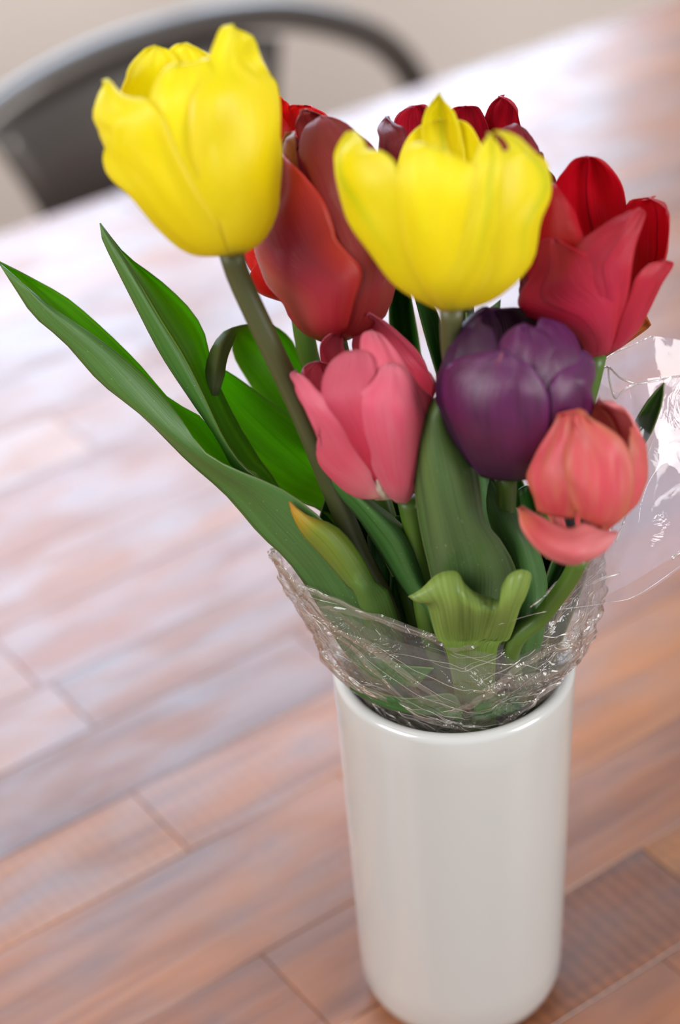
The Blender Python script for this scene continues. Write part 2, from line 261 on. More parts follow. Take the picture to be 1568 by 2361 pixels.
def film(name, veil, gl, col, bump=1.):
    m, nt, bs, out = newmat(name); L = nt.links.new
    tc = N(nt, 'ShaderNodeTexCoord')
    n1 = N(nt, 'ShaderNodeTexNoise'); n1.inputs['Scale'].default_value = 55; n1.inputs['Detail'].default_value = 4; n1.inputs['Distortion'].default_value = 1.2; L(tc.outputs['Object'], n1.inputs['Vector'])
    vo = N(nt, 'ShaderNodeTexVoronoi', feature='DISTANCE_TO_EDGE'); vo.inputs['Scale'].default_value = 46
    mpv = N(nt, 'ShaderNodeMapping'); mpv.inputs['Scale'].default_value = (.5, .5, 1.25); mpv.inputs['Rotation'].default_value = (0, .5, 0); L(tc.outputs['Object'], mpv.inputs[0])
    mixv = N(nt, 'ShaderNodeMix', data_type='RGBA'); mixv.inputs[0].default_value = .03; L(mpv.outputs[0], mixv.inputs[6]); L(n1.outputs['Color'], mixv.inputs[7]); L(mixv.outputs[2], vo.inputs['Vector'])
    mr = N(nt, 'ShaderNodeMapRange'); mr.inputs[1].default_value = 0; mr.inputs[2].default_value = .10; L(vo.outputs[0], mr.inputs[0])
    bp = N(nt, 'ShaderNodeBump'); bp.inputs['Strength'].default_value = .55*bump; bp.inputs['Distance'].default_value = .0012; L(mr.outputs[0], bp.inputs['Height'])
    bp2 = N(nt, 'ShaderNodeBump'); bp2.inputs['Strength'].default_value = .6*bump; bp2.inputs['Distance'].default_value = .0035; L(n1.outputs[0], bp2.inputs['Height']); L(bp.outputs[0], bp2.inputs['Normal'])
    t = N(nt, 'ShaderNodeBsdfTransparent'); t.inputs[0].default_value = (.97, .965, .96, 1)
    g = N(nt, 'ShaderNodeBsdfGlossy'); g.inputs['Roughness'].default_value = .06; L(bp2.outputs[0], g.inputs['Normal'])
    d = N(nt, 'ShaderNodeBsdfDiffuse'); d.inputs[0].default_value = (*col, 1); L(bp2.outputs[0], d.inputs['Normal'])
    tl = N(nt, 'ShaderNodeBsdfTranslucent'); tl.inputs[0].default_value = (*col, 1)
    dd = N(nt, 'ShaderNodeMixShader', i_0=.5); L(d.outputs[0], dd.inputs[1]); L(tl.outputs[0], dd.inputs[2])
    lw = N(nt, 'ShaderNodeLayerWeight', i_0=.5); L(bp2.outputs[0], lw.inputs[1]); f = N(nt, 'ShaderNodeMath', operation='POWER', i_1=3.5); L(lw.outputs['Facing'], f.inputs[0])
    fm = N(nt, 'ShaderNodeMath', operation='MULTIPLY_ADD', i_1=gl, i_2=.05*gl); fm.use_clamp = True; L(f.outputs[0], fm.inputs[0])
    x0 = N(nt, 'ShaderNodeMixShader', i_0=veil); L(t.outputs[0], x0.inputs[1]); L(dd.outputs[0], x0.inputs[2])
    x = N(nt, 'ShaderNodeMixShader'); L(fm.outputs[0], x.inputs[0]); L(x0.outputs[0], x.inputs[1]); L(g.outputs[0], x.inputs[2]); L(x.outputs[0], out.inputs[0]); return m
m_film = film('clear_crinkled_film', .085, .9, srgb(236, 224, 214)); m_flap = film('clear_smooth_film', .19, .9, srgb(226, 220, 240), .1)

# ------------------------------------------------------------------ room
TT = -.035                                      # underside of the table top
FLOORZ = -.75
def room_obj(name, V, Fc, mat, **kw):
    o = obj(name, mesh(name, V, Fc, False), mat)
    o['kind'] = 'structure'; return o
def tb(u0, u1, v0, v1, z0, z1, bev=0):
    V, Fc = box(u0, u1, v0, v1, z0, z1, bev); return [T(*p) for p in V], Fc
V, Fc = tb(-3.2, 3.6, -2.4, WALLV+.12, FLOORZ-.06, FLOORZ); room_obj('floor', V, Fc, m_floor)
V = []; Fc = []
for b in ((-3.2, WIN[0], FLOORZ, 2.0), (WIN[1], 3.6, FLOORZ, 2.0), (WIN[0], WIN[1], FLOORZ, WIN[2]), (WIN[0], WIN[1], WIN[3], 2.0)):
    v, f = tb(b[0], b[1], WALLV, WALLV+.12, b[2], b[3]); k = len(V); V += v; Fc += [tuple(i+k for i in q) for q in f]
room_obj('wall_back', V, Fc, m_wall)
V, Fc = tb(-3.2, 3.6, WALLV-.014, WALLV-.0005, FLOORZ, FLOORZ+.09, .004); room_obj('baseboard_back', V, Fc, m_trim)
win = bpy.data.objects.new('window_1', None); COL.objects.link(win); win.location = T((WIN[0]+WIN[1])/2, WALLV, WIN[2]); win['kind'] = 'structure'
def winpart(name, b, mat):
    V, Fc = tb(*b); o = obj(name, mesh(name, V, Fc, False), mat, win); return o
u0, u1, z0, z1 = WIN
for b in ((u0, u0+.05, WALLV+.03, WALLV+.09, z0, z1), (u1-.05, u1, WALLV+.03, WALLV+.09, z0, z1), (u0+.05, u1-.05, WALLV+.03, WALLV+.09, z0, z0+.05), (u0+.05, u1-.05, WALLV+.03, WALLV+.09, z1-.05, z1)):
    winpart('window_frame', b, m_trim)
um = (u0+u1)/2; winpart('mullion', (um-.02, um+.02, WALLV+.03, WALLV+.09, z0+.05, z1-.05), m_trim)
mg = glassy()
for a, b in ((u0+.05, um-.02), (um+.02, u1-.05)): winpart('pane', (a, b, WALLV+.056, WALLV+.062, z0+.05, z1-.05), mg)
winpart('window_sill', (u0-.04, u1+.04, WALLV-.05, WALLV+.0, z0-.03, z0-.0005), m_trim)

# ------------------------------------------------------------------ table
U0, U1, V0, V1 = -.95, 1.15, -.22, .817
table = empty('dining_table', T((U0+U1)/2, (V0+V1)/2, FLOORZ), 'long glossy reddish-brown wooden dining table made of joined planks', 'table')
rows = [-.22, -.165, -.108, -.050, .010, .070, .150, .206, .262, .312, .372, .430, .500, .560, .620, .690, .750, .817]
ends = {4: [-.40, -.066, .35], 3: [-.33, -.005, .122, .5], 6: [-.45, -.055, .19, .6], 8: [-.3, -.044, .4], 2: [-.5, -.12, .08, .34]}
G = .00015
def plank(a, b, c, d, mt=m_wood, tone=None, saw=0.):
    L_, W_ = b-a, d-c; zt = random.uniform(-.0002, 0)
    V, Fc = box(-L_/2+G, L_/2-G, -W_/2+G, W_/2-G, TT, zt, .0004)
    o = bpy.data.objects.new('plank', mesh('plank', V, Fc, False)); o.data.materials.append(mt); COL.objects.link(o)
    o.color = (random.random() if tone is None else tone, saw, 0, 1)
    o.location = T((a+b)/2, (c+d)/2, 0); o.rotation_euler = (0, 0, TA); o.parent = table; o.matrix_parent_inverse = Matrix.Translation(-table.location)
for i in range(len(rows)-1):
    e = ends.get(i)
    if e is None:
        e = []; x = U0+random.uniform(.12, .4)
        while x < U1-.12: e.append(x); x += random.uniform(.26, .48)
    else:
        e = [U0+.2]+e if e[0] > U0+.4 else list(e); x = e[-1]+random.uniform(.3, .45)
        while x < U1-.12: e.append(x); x += random.uniform(.26, .48)
    e = [U0]+e+[U1]
    for a, b in zip(e, e[1:]):
        k = dict(tone=.0, saw=.5) if i == 3 and a < .05 < b else dict(tone=1., saw=.3) if i == 3 and a < .2 < b else dict(tone=.05, saw=.3) if i == 2 and a < .15 < b else dict(saw=.2) if i in (1, 6) else {}
        plank(a, b, rows[i], rows[i+1], **k)
V, Fc = tb(U0+.002, U1-.002, V0+.002, V1-.002, TT-.010, TT-.0003); obj('subtop', mesh('subtop', V, Fc, False), m_woodd, table)
for b in ((U0+.10, U1-.10, V0+.07, V0+.09), (U0+.10, U1-.10, V1-.12, V1-.10), (U0+.10, U0+.12, V0+.09, V1-.12), (U1-.12, U1-.10, V0+.09, V1-.12)):
    V, Fc = tb(*b, TT-.09, TT-.0103); obj('apron', mesh('apron', V, Fc, False), m_woodd, table)
for u in (U0+.03, U1-.10):
    for v in (V0+.0, V1-.07):
        V, Fc = tb(u, u+.068, v+.001, v+.068, FLOORZ, TT-.0103); obj('leg', mesh('leg', V, Fc, False), m_woodd, table)

# ------------------------------------------------------------------ chair (steel, hoop back with a wide splat)
def on_v(px, py, v):                           # point of the viewing ray at a distance v across the table
    d = ray(px, py); t = (v-CAM@DV)/(d@DV); return CAM+d*t
chair = None
def make_chair():
    top = on_v(350, 88, .975); uc = top@DU
    root = empty('metal_chair', T(uc, .93, FLOORZ), 'dark grey steel chair with hooped back behind the far table edge', 'chair')
    hz = top[2]
    us = (top@DU)
    def C(u, v, z): return T(us+u, .93+v, z)
    # hoop back: down the legs
    hs = [(.225, -.05, FLOORZ+.45), (.275, .0, hz-.30), (.285, .018, hz-.20), (.275, .026, hz-.125), (.236, .035, hz-.066), (.155, .043, hz-.022), (.075, .047, hz-.004)]
    sh = [C(-a, b, c) for a, b, c in hs]+[C(0, .048, hz)]+[C(a, b, c) for a, b, c in hs[::-1]]
    tube('back_hoop', sh,   .0145, m_metal, root, 18, 110)
    # splat, a slightly curved sheet
    ns, nh = 14, 12; Gd = np.zeros((nh, ns, 3))
    for i in range(nh):
        f = i/(nh-1); z = (FLOORZ+.47)*(1-f)
        for j in range(ns):
            g = j/(ns-1)*2-1; w_ = .090+.060*f**2
            zt = hz-.004-.019*(abs(g*w_)/.14)**2
            Gd[i, j] = C(g*w_-.030, -.045*(1-f)+.040*f-.018*g*g+.012*(1-g*g)*f, z*1.0+(zt)*f)
    solid(obj('splat', gridmesh('splat', Gd), m_metal, root), .0022)
    # seat
    n = 24; V = []; Fc = []
    for k, (r, z) in enumerate(((.90, -.024), (1, -.012), (1, 0), (.97, .004), (.8, -.003), (.0, -.006))):
        for j in range(n):
            a = 2*math.pi*j/n; c, s = math.cos(a), math.sin(a); q = (abs(c)**5+abs(s)**5)**(-1/5)
            V.append(C(.21*r*q*c, -.23+.19*r*q*s, FLOORZ+.45+z))
    for k in range(5):
        for j in range(n): b = (j+1) % n; Fc.append((k*n+j, k*n+b, (k+1)*n+b, (k+1)*n+j))
    Fc.append(tuple(range(n))[::-1]); obj('seat', mesh('seat', V, Fc), m_metal, root)
    for x, y in ((-1, -1), (1, -1), (-1, 1), (1, 1)):
        a = C(.185*x, -.23+.165*y, FLOORZ+.437); b = C(.225*x, -.23+.20*y, FLOORZ+.008)
        tube('leg', [a, (np.array(a)+b)/2, b], [.017, .014, .011], m_metal, root, 12)
        tube('foot_cap', [b+np.array([0, 0, -.008]), b+np.array([0, 0, .004])], .0135, m_sta, root, 12, 3)
    for y in (-1, 1): tube('stretcher', [C(-.20, -.23+.18*y, FLOORZ+.20), C(.20, -.23+.18*y, FLOORZ+.20)], .006, m_metal, root, 10, 4)
make_chair()

# ------------------------------------------------------------------ vase
RO = .0505; RB = .0462; TH = .0062
vp = [(.0, .0), (RB-.012, 0), (RB-.0115, .0003), (RB-.006, .003), (RB-.002, .008), (RB, .015)]
for k in range(1, 12): f = k/12; vp.append((RB+(RO-RB)*f, .015+(RIMZ-.019)*f))
for k in range(0, 9): a = math.pi*k/8; vp.append((RO-TH/2+TH/2*math.cos(a), RIMZ-.0032+.0032*math.sin(a)))
vp += [(RO-TH-.0005, RIMZ-.02), (RB-TH, .03), (RB-TH-.006, .010), (0.0005, .0085)]
V, Fc = lathe(vp[1:], 128)
vase = obj('vase', mesh('vase', V, Fc), m_ceramic); tag(vase, 'tall plain off-white ceramic cylinder vase holding the tulips on the table', 'vase')

# ------------------------------------------------------------------ flowers
class Body:
    def __init__(s, chords, d0, d1):
        c = np.array(chords, float); n = len(c); mid = np.stack([(c[:, 0]+c[:, 2])/2, (c[:, 1]+c[:, 3])/2], 1)
        cum = np.concatenate([[0], np.cumsum(np.linalg.norm(np.diff(mid, axis=0), axis=1))]); s.tk = cum/cum[-1]
        dd = d0+(d1-d0)*s.tk
        A = np.array([P(a[0], a[1], d) for a, d in zip(c, dd)]); B = np.array([P(a[2], a[3], d) for a, d in zip(c, dd)])
        s.C = (A+B)/2; s.R = np.linalg.norm(B-A, axis=1)/2
        s.a = s.C[-1]-s.C[0]; s.len = np.linalg.norm(s.a); s.a /= s.len
        e = (B-A).sum(0); e -= s.a*(e@s.a); s.e1 = e/np.linalg.norm(e); s.e2 = np.cross(s.a, s.e1)
        if s.e2@FW > 0: s.e2 = -s.e2
        tt = np.linspace(0, 1, 41); s.ts = tt
        s.Cs = cr(np.concatenate([s.C, s.R[:, None], s.tk[:, None]], 1), 200)
        s.Cd = np.stack([np.interp(tt, s.Cs[:, 4], s.Cs[:, k]) for k in range(4)], 1)
    def at(s, t, ph, off=0.):
        t = np.asarray(t, float); tc = np.clip(t, 0, 1)
        c = np.stack([np.interp(tc, s.ts, s.Cd[:, k]) for k in range(3)], -1)+((t-tc)*s.len)[..., None]*s.a
        R = np.interp(tc, s.ts, s.Cd[:, 3])+off
        return c+(R*np.sin(ph))[..., None]*s.e1+(R*np.cos(ph))[..., None]*s.e2
    def inv(s, x, y, back=False, off=0.):
        lo, hi = (math.radians(75), math.radians(285)) if back else (-math.radians(105), math.radians(105))
        t0, t1 = -.03, 1.3; a0, a1 = lo, hi
        for it in range(5):
            t, a = np.meshgrid(np.linspace(t0, t1, 36), np.linspace(a0, a1, 36))
            q = project(s.at(t, a, np.full_like(t, off))); d = (q[..., 0]-x)**2+(q[..., 1]-y)**2
            i = np.unravel_index(np.argmin(d), d.shape); tb_, ab = t[i], a[i]
            wt, wa = (t1-t0)/12, (a1-a0)/12; t0, t1, a0, a1 = tb_-wt, tb_+wt, max(lo, ab-wa), min(hi, ab+wa)
        return tb_, ab
def petal(body, L, R, mat, root, lay=0., back=False, bulge=.0015, crease=0., ruff=.0006, curl=0., nu=22, nv=34, name='petal', label=None, seed=0, dip=0.):
    off = lay*.0011
    def edge(E):
        q = [body.inv(p[0], p[1], (back or len(p) > 2) and not (len(p) > 2 and p[2] == 'f'), off) if not isinstance(p[0], str) else (p[1], math.radians(p[2])) for p in E]
        q = np.array(q)
        if back: q[:, 1] = np.where(q[:, 1] < 0, q[:, 1]+2*math.pi, q[:, 1])
        px = np.array([project(body.at(np.array([a]), np.array([b]), off))[0]/400 for a, b in q])
        z = cr(np.concatenate([q, px], 1), nv)[:, :2] if False else cr(q*np.array([1.0, .6]), nv)/np.array([1.0, .6])
        return z
    a, b = edge(L), edge(R)
    u = np.linspace(0, 1, nu); v = np.linspace(0, 1, nv); s = 2*u-1
    t = a[:, :1]*(1-u)+b[:, :1]*u; ph = a[:, 1:]*(1-u)+b[:, 1:]*u
    o = off+bulge*(1-s**2)[None]*np.sin(np.pi*np.clip(v, 0, 1)**.8)[:, None]-crease*np.exp(-(s/.10)**2)[None]*np.clip(v*2, 0, 1)[:, None]
    o = o+curl*(np.clip(v-.72, 0, 1)/.28)[:, None]**2
    for i in range(nv):
        for j in range(nu):
            o[i, j] += ruff*v[i]*(1.0+1.6*abs(s[j]))*noise.noise(Vector((s[j]*2.3+seed*7.7, v[i]*5+seed, seed*3.1)))*2
    G_ = body.at(t, ph, o)
    ob = solid(obj(name, gridmesh(name, G_), mat, root), .0005)
    if label: ob['label'] = label
    return ob
def autopetal(body, phc, hw, tmax, mat, root, lay=-1, seed=0, tmin=0.0):
    L, R = [], []
    for v, w_ in ((0, .5), (.15, .8), (.4, 1), (.7, .95), (.88, .7), (.97, .35), (1, .02)):
        tt = tmin+(tmax-tmin)*v; L.append(('a', tt, phc-hw*w_)); R.append(('a', tt, phc+hw*w_))
    off = lay*.0011; nv, nu = 20, 12
    a = cr([(p[1], math.radians(p[2])) for p in L], nv); b = cr([(p[1], math.radians(p[2])) for p in R], nv)
    u = np.linspace(0, 1, nu); s = 2*u-1; v = np.linspace(0, 1, nv)
    t = a[:, :1]*(1-u)+b[:, :1]*u; ph = a[:, 1:]*(1-u)+b[:, 1:]*u
    o = off+.001*(1-s**2)[None]*np.ones((nv, 1))
    return solid(obj('petal', gridmesh('petal', body.at(t, ph, o)), mat, root), .0005)
VS = lambda x, y, z: np.array([x, y, z])
def stem(root, pts, r, mat, end):
    """pts: (px,py,dd) from the flower down; end: x,y of the foot inside the vase"""
    Q = [P(*p) for p in pts]+[VS(end[0]*1.0, end[1], RIMZ-.03), VS(end[0]*.4-.01, end[1]*.4, .035)]
    Q = Q[::-1]; n = len(Q); rr = [r*.95]*(n-1)+[r]
    return tube('stem', Q, rr, mat, root, 16, 60)
def leaf(root, rails, mat, nv=44, nu=15, th=.0006, wave=.0004, label=None, foot=None, seed=0):
    """rails: 2 or 3 lists of (px,py,dd); first entry is the base. foot: (x,y) of attachment inside the vase"""
    k = len(rails); Rl = []
    for i, r in enumerate(rails):
        q = [P(*p) for p in r]
        if foot is not None:
            f = (i/(k-1)-.5)*.010; q = [VS(foot[0]*.55+f, foot[1]*.55, .09), VS(foot[0]+f*1.4, foot[1], RIMZ-.025)]+q
        Rl.append(cr(q, nv))
    G_ = np.zeros((nv, nu, 3))
    for i in range(nv):
        c = cr([r[i] for r in Rl], nu, False) if k > 2 else np.array([Rl[0][i]*(1-u)+Rl[1][i]*u for u in np.linspace(0, 1, nu)])
        if k == 3:   # quadratic through the three rails for a soft keel
            us = np.linspace(0, 1, nu)[:, None]; A, B, C_ = Rl[0][i], Rl[1][i], Rl[2][i]
            c = A*(2*(us-.5)*(us-1))+B*(4*us*(1-us))+C_*(2*us*(us-.5))
        for j in range(nu):
            c[j] -= FW*wave*noise.noise(Vector((j*.25+seed*5, i*.16, seed)))*3*(abs(2*j/(nu-1)-1))
        G_[i] = c
    o = solid(obj('leaf', gridmesh('leaf', G_), mat, root), th)
    if label: o['label'] = label
    return o
def tulip(name_label, base, group='cut tulips in the vase'):
    return empty('tulip', base, name_label, 'tulip', group)

# --- F1 yellow, left
B = Body([(508, 592, 560, 586), (440, 584, 600, 562), (368, 530, 630, 505), (292, 440, 645, 410), (243, 345, 640, 295), (215, 262, 618, 190), (240, 190, 580, 110)], -.118, -.135)
t1 = tulip('large yellow tulip highest at the upper left, on a long brown stem', P(530, 590, -.118))
petal(B, [(515, 580), (330, 470), (262, 400), (262, 290), (288, 185), (325, 120), (357, 105)], [(560, 580), (520, 400), (450, 250), (420, 165), (395, 120), (357, 105)], m_yel, t1, -2, True, seed=1)
petal(B, [(520, 580), (400, 400), (375, 200), (383, 130), (403, 104), (430, 99)], [(570, 580), (620, 400), (580, 200), (520, 150), (472, 120), (430, 99)], m_yel, t1, -1, True, seed=2, crease=.0008)
autopetal(B, 150, 55, .85, m_yel, t1, -3)
petal(B, [(530, 588), (430, 480), (370, 330), (345, 240), (362, 185), (390, 152), (425, 150)], [(560, 586), (590, 450), (560, 300), (530, 200), (490, 135), (460, 145), (425, 150)], m_yel, t1, 0, seed=3, bulge=.002, curl=-.002)
petal(B, [(508, 590), (435, 583), (365, 528), (300, 450), (247, 390), (241, 345), (207, 290), (206, 262), (218, 232), (226, 208), (243, 183)],
      [(540, 588), (480, 480), (410, 350), (378, 270), (345, 232), (300, 224), (268, 205), (243, 183)], m_yel, t1, .8, seed=4, bulge=.0012, ruff=.0009)
petal(B, [(535, 590), (490, 480), (450, 400), (437, 310), (440, 225), (468, 165), (490, 122), (502, 98), (518, 62), (533, 58)],
      [(562, 585), (600, 558), (632, 500), (644, 420), (640, 300), (628, 210), (608, 165), (582, 130), (575, 88), (552, 68), (533, 58)], m_yel, t1, 1.4, seed=5, bulge=.0012, ruff=.0011)
stem(t1, [(532, 580, -.117), (555, 650, -.108), (620, 790, -.095), (690, 940, -.078), (760, 1110, -.06), (830, 1280, -.05), (900, 1430, -.04)], .0046, m_stem_br, (-.018, -.012))
ff = (-.022, -.012)
# big left leaf: near half, keel, far half
KE = [(850, 1575, -.028), (785, 1490, -.036), (735, 1400, -.042), (685, 1320, -.046), (640, 1268, -.05), (600, 1233, -.05), (520, 1140, -.05), (430, 1060, -.05), (330, 960, -.048), (230, 880, -.046), (150, 790, -.044), (80, 730, -.042), (45, 680, -.04), (-2, 606, -.036)]
NE = [(930, 1575, -.036), (900, 1490, -.044), (875, 1400, -.052), (850, 1345, -.058), (812, 1285, -.064), (740, 1195, -.07), (650, 1128, -.07), (545, 1083, -.068), (470, 1040, -.064), (400, 940, -.058), (330, 865, -.055), (250, 798, -.052), (160, 735, -.05), (95, 690, -.046), (-2, 608, -.036)]
FE = [(900, 1560, -.02), (870, 1470, -.024), (845, 1380, -.026), (820, 1310, -.028), (780, 1250, -.03), (700, 1180, -.032), (620, 1120, -.034), (549, 1078, -.034), (470, 967, -.034), (392, 920, -.034), (330, 848, -.034), (250, 768, -.034), (160, 690, -.034), (95, 652, -.034), (-2, 603, -.036)]
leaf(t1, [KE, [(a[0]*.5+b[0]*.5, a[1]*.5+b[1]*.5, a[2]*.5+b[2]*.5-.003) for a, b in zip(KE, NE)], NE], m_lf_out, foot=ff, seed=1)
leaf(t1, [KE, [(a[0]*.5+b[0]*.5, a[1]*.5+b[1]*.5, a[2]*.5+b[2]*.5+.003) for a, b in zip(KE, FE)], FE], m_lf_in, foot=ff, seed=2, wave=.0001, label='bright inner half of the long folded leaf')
# leaf with dark tip at the upper left
KE = [(620, 1170, -.045), (540, 1082, -.045), (500, 1010, -.045), (435, 915, -.045), (370, 815, -.045), (310, 700, -.045), (262, 605, -.045), (236, 550, -.045), (231, 515, -.045)]
NE = [(640, 1165, -.055), (560, 1075, -.056), (515, 1010, -.056), (470, 915, -.056), (425, 825, -.055), (372, 740, -.054), (322, 655, -.052), (272, 575, -.049), (231, 515, -.045)]
FE = [(660, 1150, -.032), (600, 1060, -.03), (540, 960, -.03), (490, 850, -.03), (474, 775, -.03), (440, 715, -.032), (370, 648, -.034), (290, 588, -.038), (231, 515, -.045)]
mid = lambda A, B_, d: [(a[0]*.5+b[0]*.5, a[1]*.5+b[1]*.5, a[2]*.5+b[2]*.5+d) for a, b in zip(A, B_)]
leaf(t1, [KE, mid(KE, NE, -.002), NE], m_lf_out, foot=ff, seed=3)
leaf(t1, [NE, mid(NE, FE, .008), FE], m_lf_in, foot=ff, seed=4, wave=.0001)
# small yellow-tipped leaf low in front
leaf(t1, [[(830, 1400, -.055), (800, 1350, -.06), (745, 1285, -.066), (700, 1235, -.07), (676, 1190, -.072), (667, 1158, -.072)],
          [(850, 1390, -.062), (820, 1330, -.068), (765, 1250, -.076), (715, 1205, -.078), (685, 1178, -.075), (667, 1157, -.072)],
          [(905, 1390, -.056), (868, 1345, -.060), (828, 1275, -.066), (776, 1215, -.070), (705, 1188, -.072), (667, 1156, -.072)]], m_lf_tip, foot=(-.02, -.016), seed=5)

# --- F4 dusty red, centre left
B = Body([(748, 788, 800, 782), (672, 742, 880, 742), (640, 670, 906, 672), (612, 560, 905, 570), (614, 470, 890, 470), (632, 380, 868, 378), (665, 300, 835, 300), (690, 262, 790, 262)], -.066, -.088)
t4 = tulip('dusky red tulip with brownish streaks, between the two yellow tulips', P(775, 788, -.066))
autopetal(B, 180, 60, .97, m_dusty2, t4, -2); autopetal(B, 240, 50, .9, m_dusty2, t4, -1.5)
petal(B, [(700, 600), (690, 420), (690, 330), (694, 262), (706, 252)], [(780, 600), (790, 420), (770, 320), (745, 268), (706, 252)], m_dusty2, t4, -1, True, seed=2)
petal(B, [(770, 700), (680, 520), (646, 400), (644, 330), (655, 305), (663, 300)], [(780, 700), (720, 520), (690, 400), (684, 345), (680, 315), (663, 300)], m_org, t4, -.8, seed=3, label='small curled brown inner petal')
petal(B, [(780, 785), (800, 640), (760, 520), (705, 400), (688, 340), (697, 300), (715, 282), (740, 268)], [(803, 783), (870, 748), (905, 680), (906, 570), (885, 440), (862, 370), (828, 310), (790, 280), (765, 270), (740, 268)], m_dusty2, t4, .6, seed=4, bulge=.002, label='darker right petal')
petal(B, [(755, 788), (735, 785), (680, 748), (645, 690), (614, 590), (612, 520), (625, 430), (640, 380), (649, 358)], [(798, 763), (817, 695), (834, 641), (831, 614), (804, 584), (777, 551), (769, 519), (747, 464), (712, 416), (682, 380), (649, 358)][0:], m_dusty, t4, 2, seed=5, bulge=.0025, label='large front petal with orange red margin')
stem(t4, [(775, 780, -.064), (800, 880, -.05), (850, 1050, -.035), (910, 1250, -.03), (950, 1400, -.03)], .004, m_stem_gr, (-.006, .0))
leaf(t4, [[(790, 1230, -.02), (660, 1145, -.022), (560, 1080, -.028), (510, 1015, -.03), (482, 950, -.03), (470, 900, -.028), (472, 860, -.026)],
          [(820, 1200, -.004), (700, 1090, -.004), (620, 1020, -.01), (560, 960, -.014), (520, 910, -.018), (496, 880, -.022), (480, 850, -.024)],
          [(850, 1190, -.01), (745, 1030, -.01), (690, 975, -.012), (620, 925, -.016), (560, 880, -.02), (525, 857, -.024), (500, 846, -.026)]], m_lf_in, foot=(-.01, .008), seed=6, label='broad backlit leaf')
leaf(t4, [[(800, 1120, .0), (680, 1010, .0), (610, 935, .0), (570, 875, .0), (540, 822, -.004), (536, 780, -.01), (545, 765, -.016), (536, 792, -.03), (522, 830, -.036), (516, 870, -.037), (502, 912, -.036)],
          [(850, 1080, .008), (750, 960, .012), (690, 880, .014), (650, 820, .012), (610, 780, .006), (580, 760, -.006), (560, 756, -.018), (520, 782, -.036), (503, 818, -.042), (494, 862, -.043), (492, 912, -.038)],
          [(900, 1050, .004), (790, 960, .004), (735, 900, .004), (700, 845, .002), (672, 785, -.002), (630, 752, -.01), (580, 747, -.022), (520, 762, -.032), (486, 808, -.036), (474, 860, -.037), (484, 908, -.036)]], m_lf_olive, foot=(-.002, .02), seed=7, nv=60, label='leaf bent over with its tip hanging down')

# --- F9 scarlet, mostly hidden behind the two
B = Body([(672, 700, 720, 700), (600, 660, 760, 670), (572, 590, 770, 600), (570, 500, 775, 500), (590, 380, 770, 380), (605, 280, 760, 290), (615, 225, 745, 240)], -.030, -.045)
t9 = tulip('scarlet tulip mostly hidden behind the large yellow and the dusky red one', P(696, 700, -.03))
petal(B, [(690, 690), (600, 500), (600, 300), (618, 225), (632, 216)], [(700, 690), (690, 500), (690, 300), (668, 244), (650, 232), (632, 216)], m_scar, t9, -1, True, seed=1, ruff=.0012)
petal(B, [(700, 690), (640, 500), (640, 300), (665, 248), (690, 243)], [(720, 690), (770, 500), (765, 320), (752, 272), (730, 248), (690, 243)], m_scar, t9, -2, True, seed=2, ruff=.0012)
petal(B, [(690, 698), (625, 680), (590, 640), (568, 590), (567, 520), (585, 480), (600, 460)], [(710, 698), (700, 620), (680, 540), (650, 490), (600, 460)], m_scar, t9, 1, seed=3)
petal(B, [(695, 700), (680, 560), (660, 420), (660, 330), (690, 290)], [(715, 698), (765, 600), (772, 480), (760, 380), (730, 310), (690, 290)], m_scar, t9, 0, seed=4)
autopetal(B, 0, 45, .75, m_scar, t9, .5); autopetal(B, 120, 45, .8, m_scar, t9, 0)
stem(t9, [(692, 692, -.028), (705, 790, -.02), (725, 860, -.012), (800, 1050, .0), (900, 1250, .005), (970, 1400, .0)], .0046, m_stem_gr, (-.004, .014))
leaf(t9, [[(960, 1350, .0), (940, 1200, .0), (925, 1000, -.004), (912, 860, -.01), (898, 740, -.02), (903, 650, -.03), (915, 560, -.038)],
          [(980, 1350, .01), (970, 1200, .01), (960, 1000, .008), (945, 860, .002), (930, 740, -.008), (925, 650, -.02), (920, 560, -.036)],
          [(1000, 1350, .0), (1000, 1200, .0), (990, 1000, -.002), (974, 860, -.008), (968, 800, -.012), (948, 690, -.026), (922, 560, -.038)]], m_lf_dk, foot=(.002, .016), seed=8)

# --- F3 dark red, behind the right yellow
B = Body([(1040, 640, 1085, 640), (960, 585, 1170, 590), (900, 500, 1240, 505), (880, 420, 1262, 425), (870, 330, 1256, 340), (885, 270, 1220, 275), (905, 235, 1190, 240)], -.045, -.070)
t3 = tulip('dark red double tulip with striped inside, behind the right yellow tulip', P(1062, 640, -.045))
petal(B, [(1050, 600), (920, 430), (903, 300), (922, 262), (950, 245)], [(1070, 600), (1030, 430), (1010, 300), (985, 245), (950, 245)], m_dkin, t3, -1, True, crease=.0012, seed=1, label='striped inner petal')
petal(B, [(1060, 600), (1010, 430), (1020, 300), (1042, 252), (1075, 245)], [(1080, 600), (1130, 430), (1130, 300), (1112, 262), (1100, 247), (1075, 245)], m_dkin, t3, -2, True, seed=2)
petal(B, [(1070, 600), (1090, 430), (1092, 330), (1115, 282), (1130, 240), (1155, 221)], [(1085, 600), (1215, 430), (1200, 300), (1192, 250), (1175, 228), (1155, 221)], m_dkin, t3, -.5, True, seed=3)
petal(B, [(1045, 638), (930, 540), (885, 420), (870, 340), (872, 295), (893, 269)], [(1060, 638), (1010, 540), (965, 430), (940, 350), (935, 300), (915, 288), (893, 269)], m_dkred, t3, 1, seed=4, label='dark left petal with a pointed tip')
petal(B, [(1065, 638), (1120, 520), (1130, 400), (1145, 330), (1165, 298), (1190, 286)], [(1080, 638), (1200, 560), (1255, 450), (1250, 390), (1235, 335), (1215, 300), (1190, 286)], m_dkred, t3, 1, seed=5)
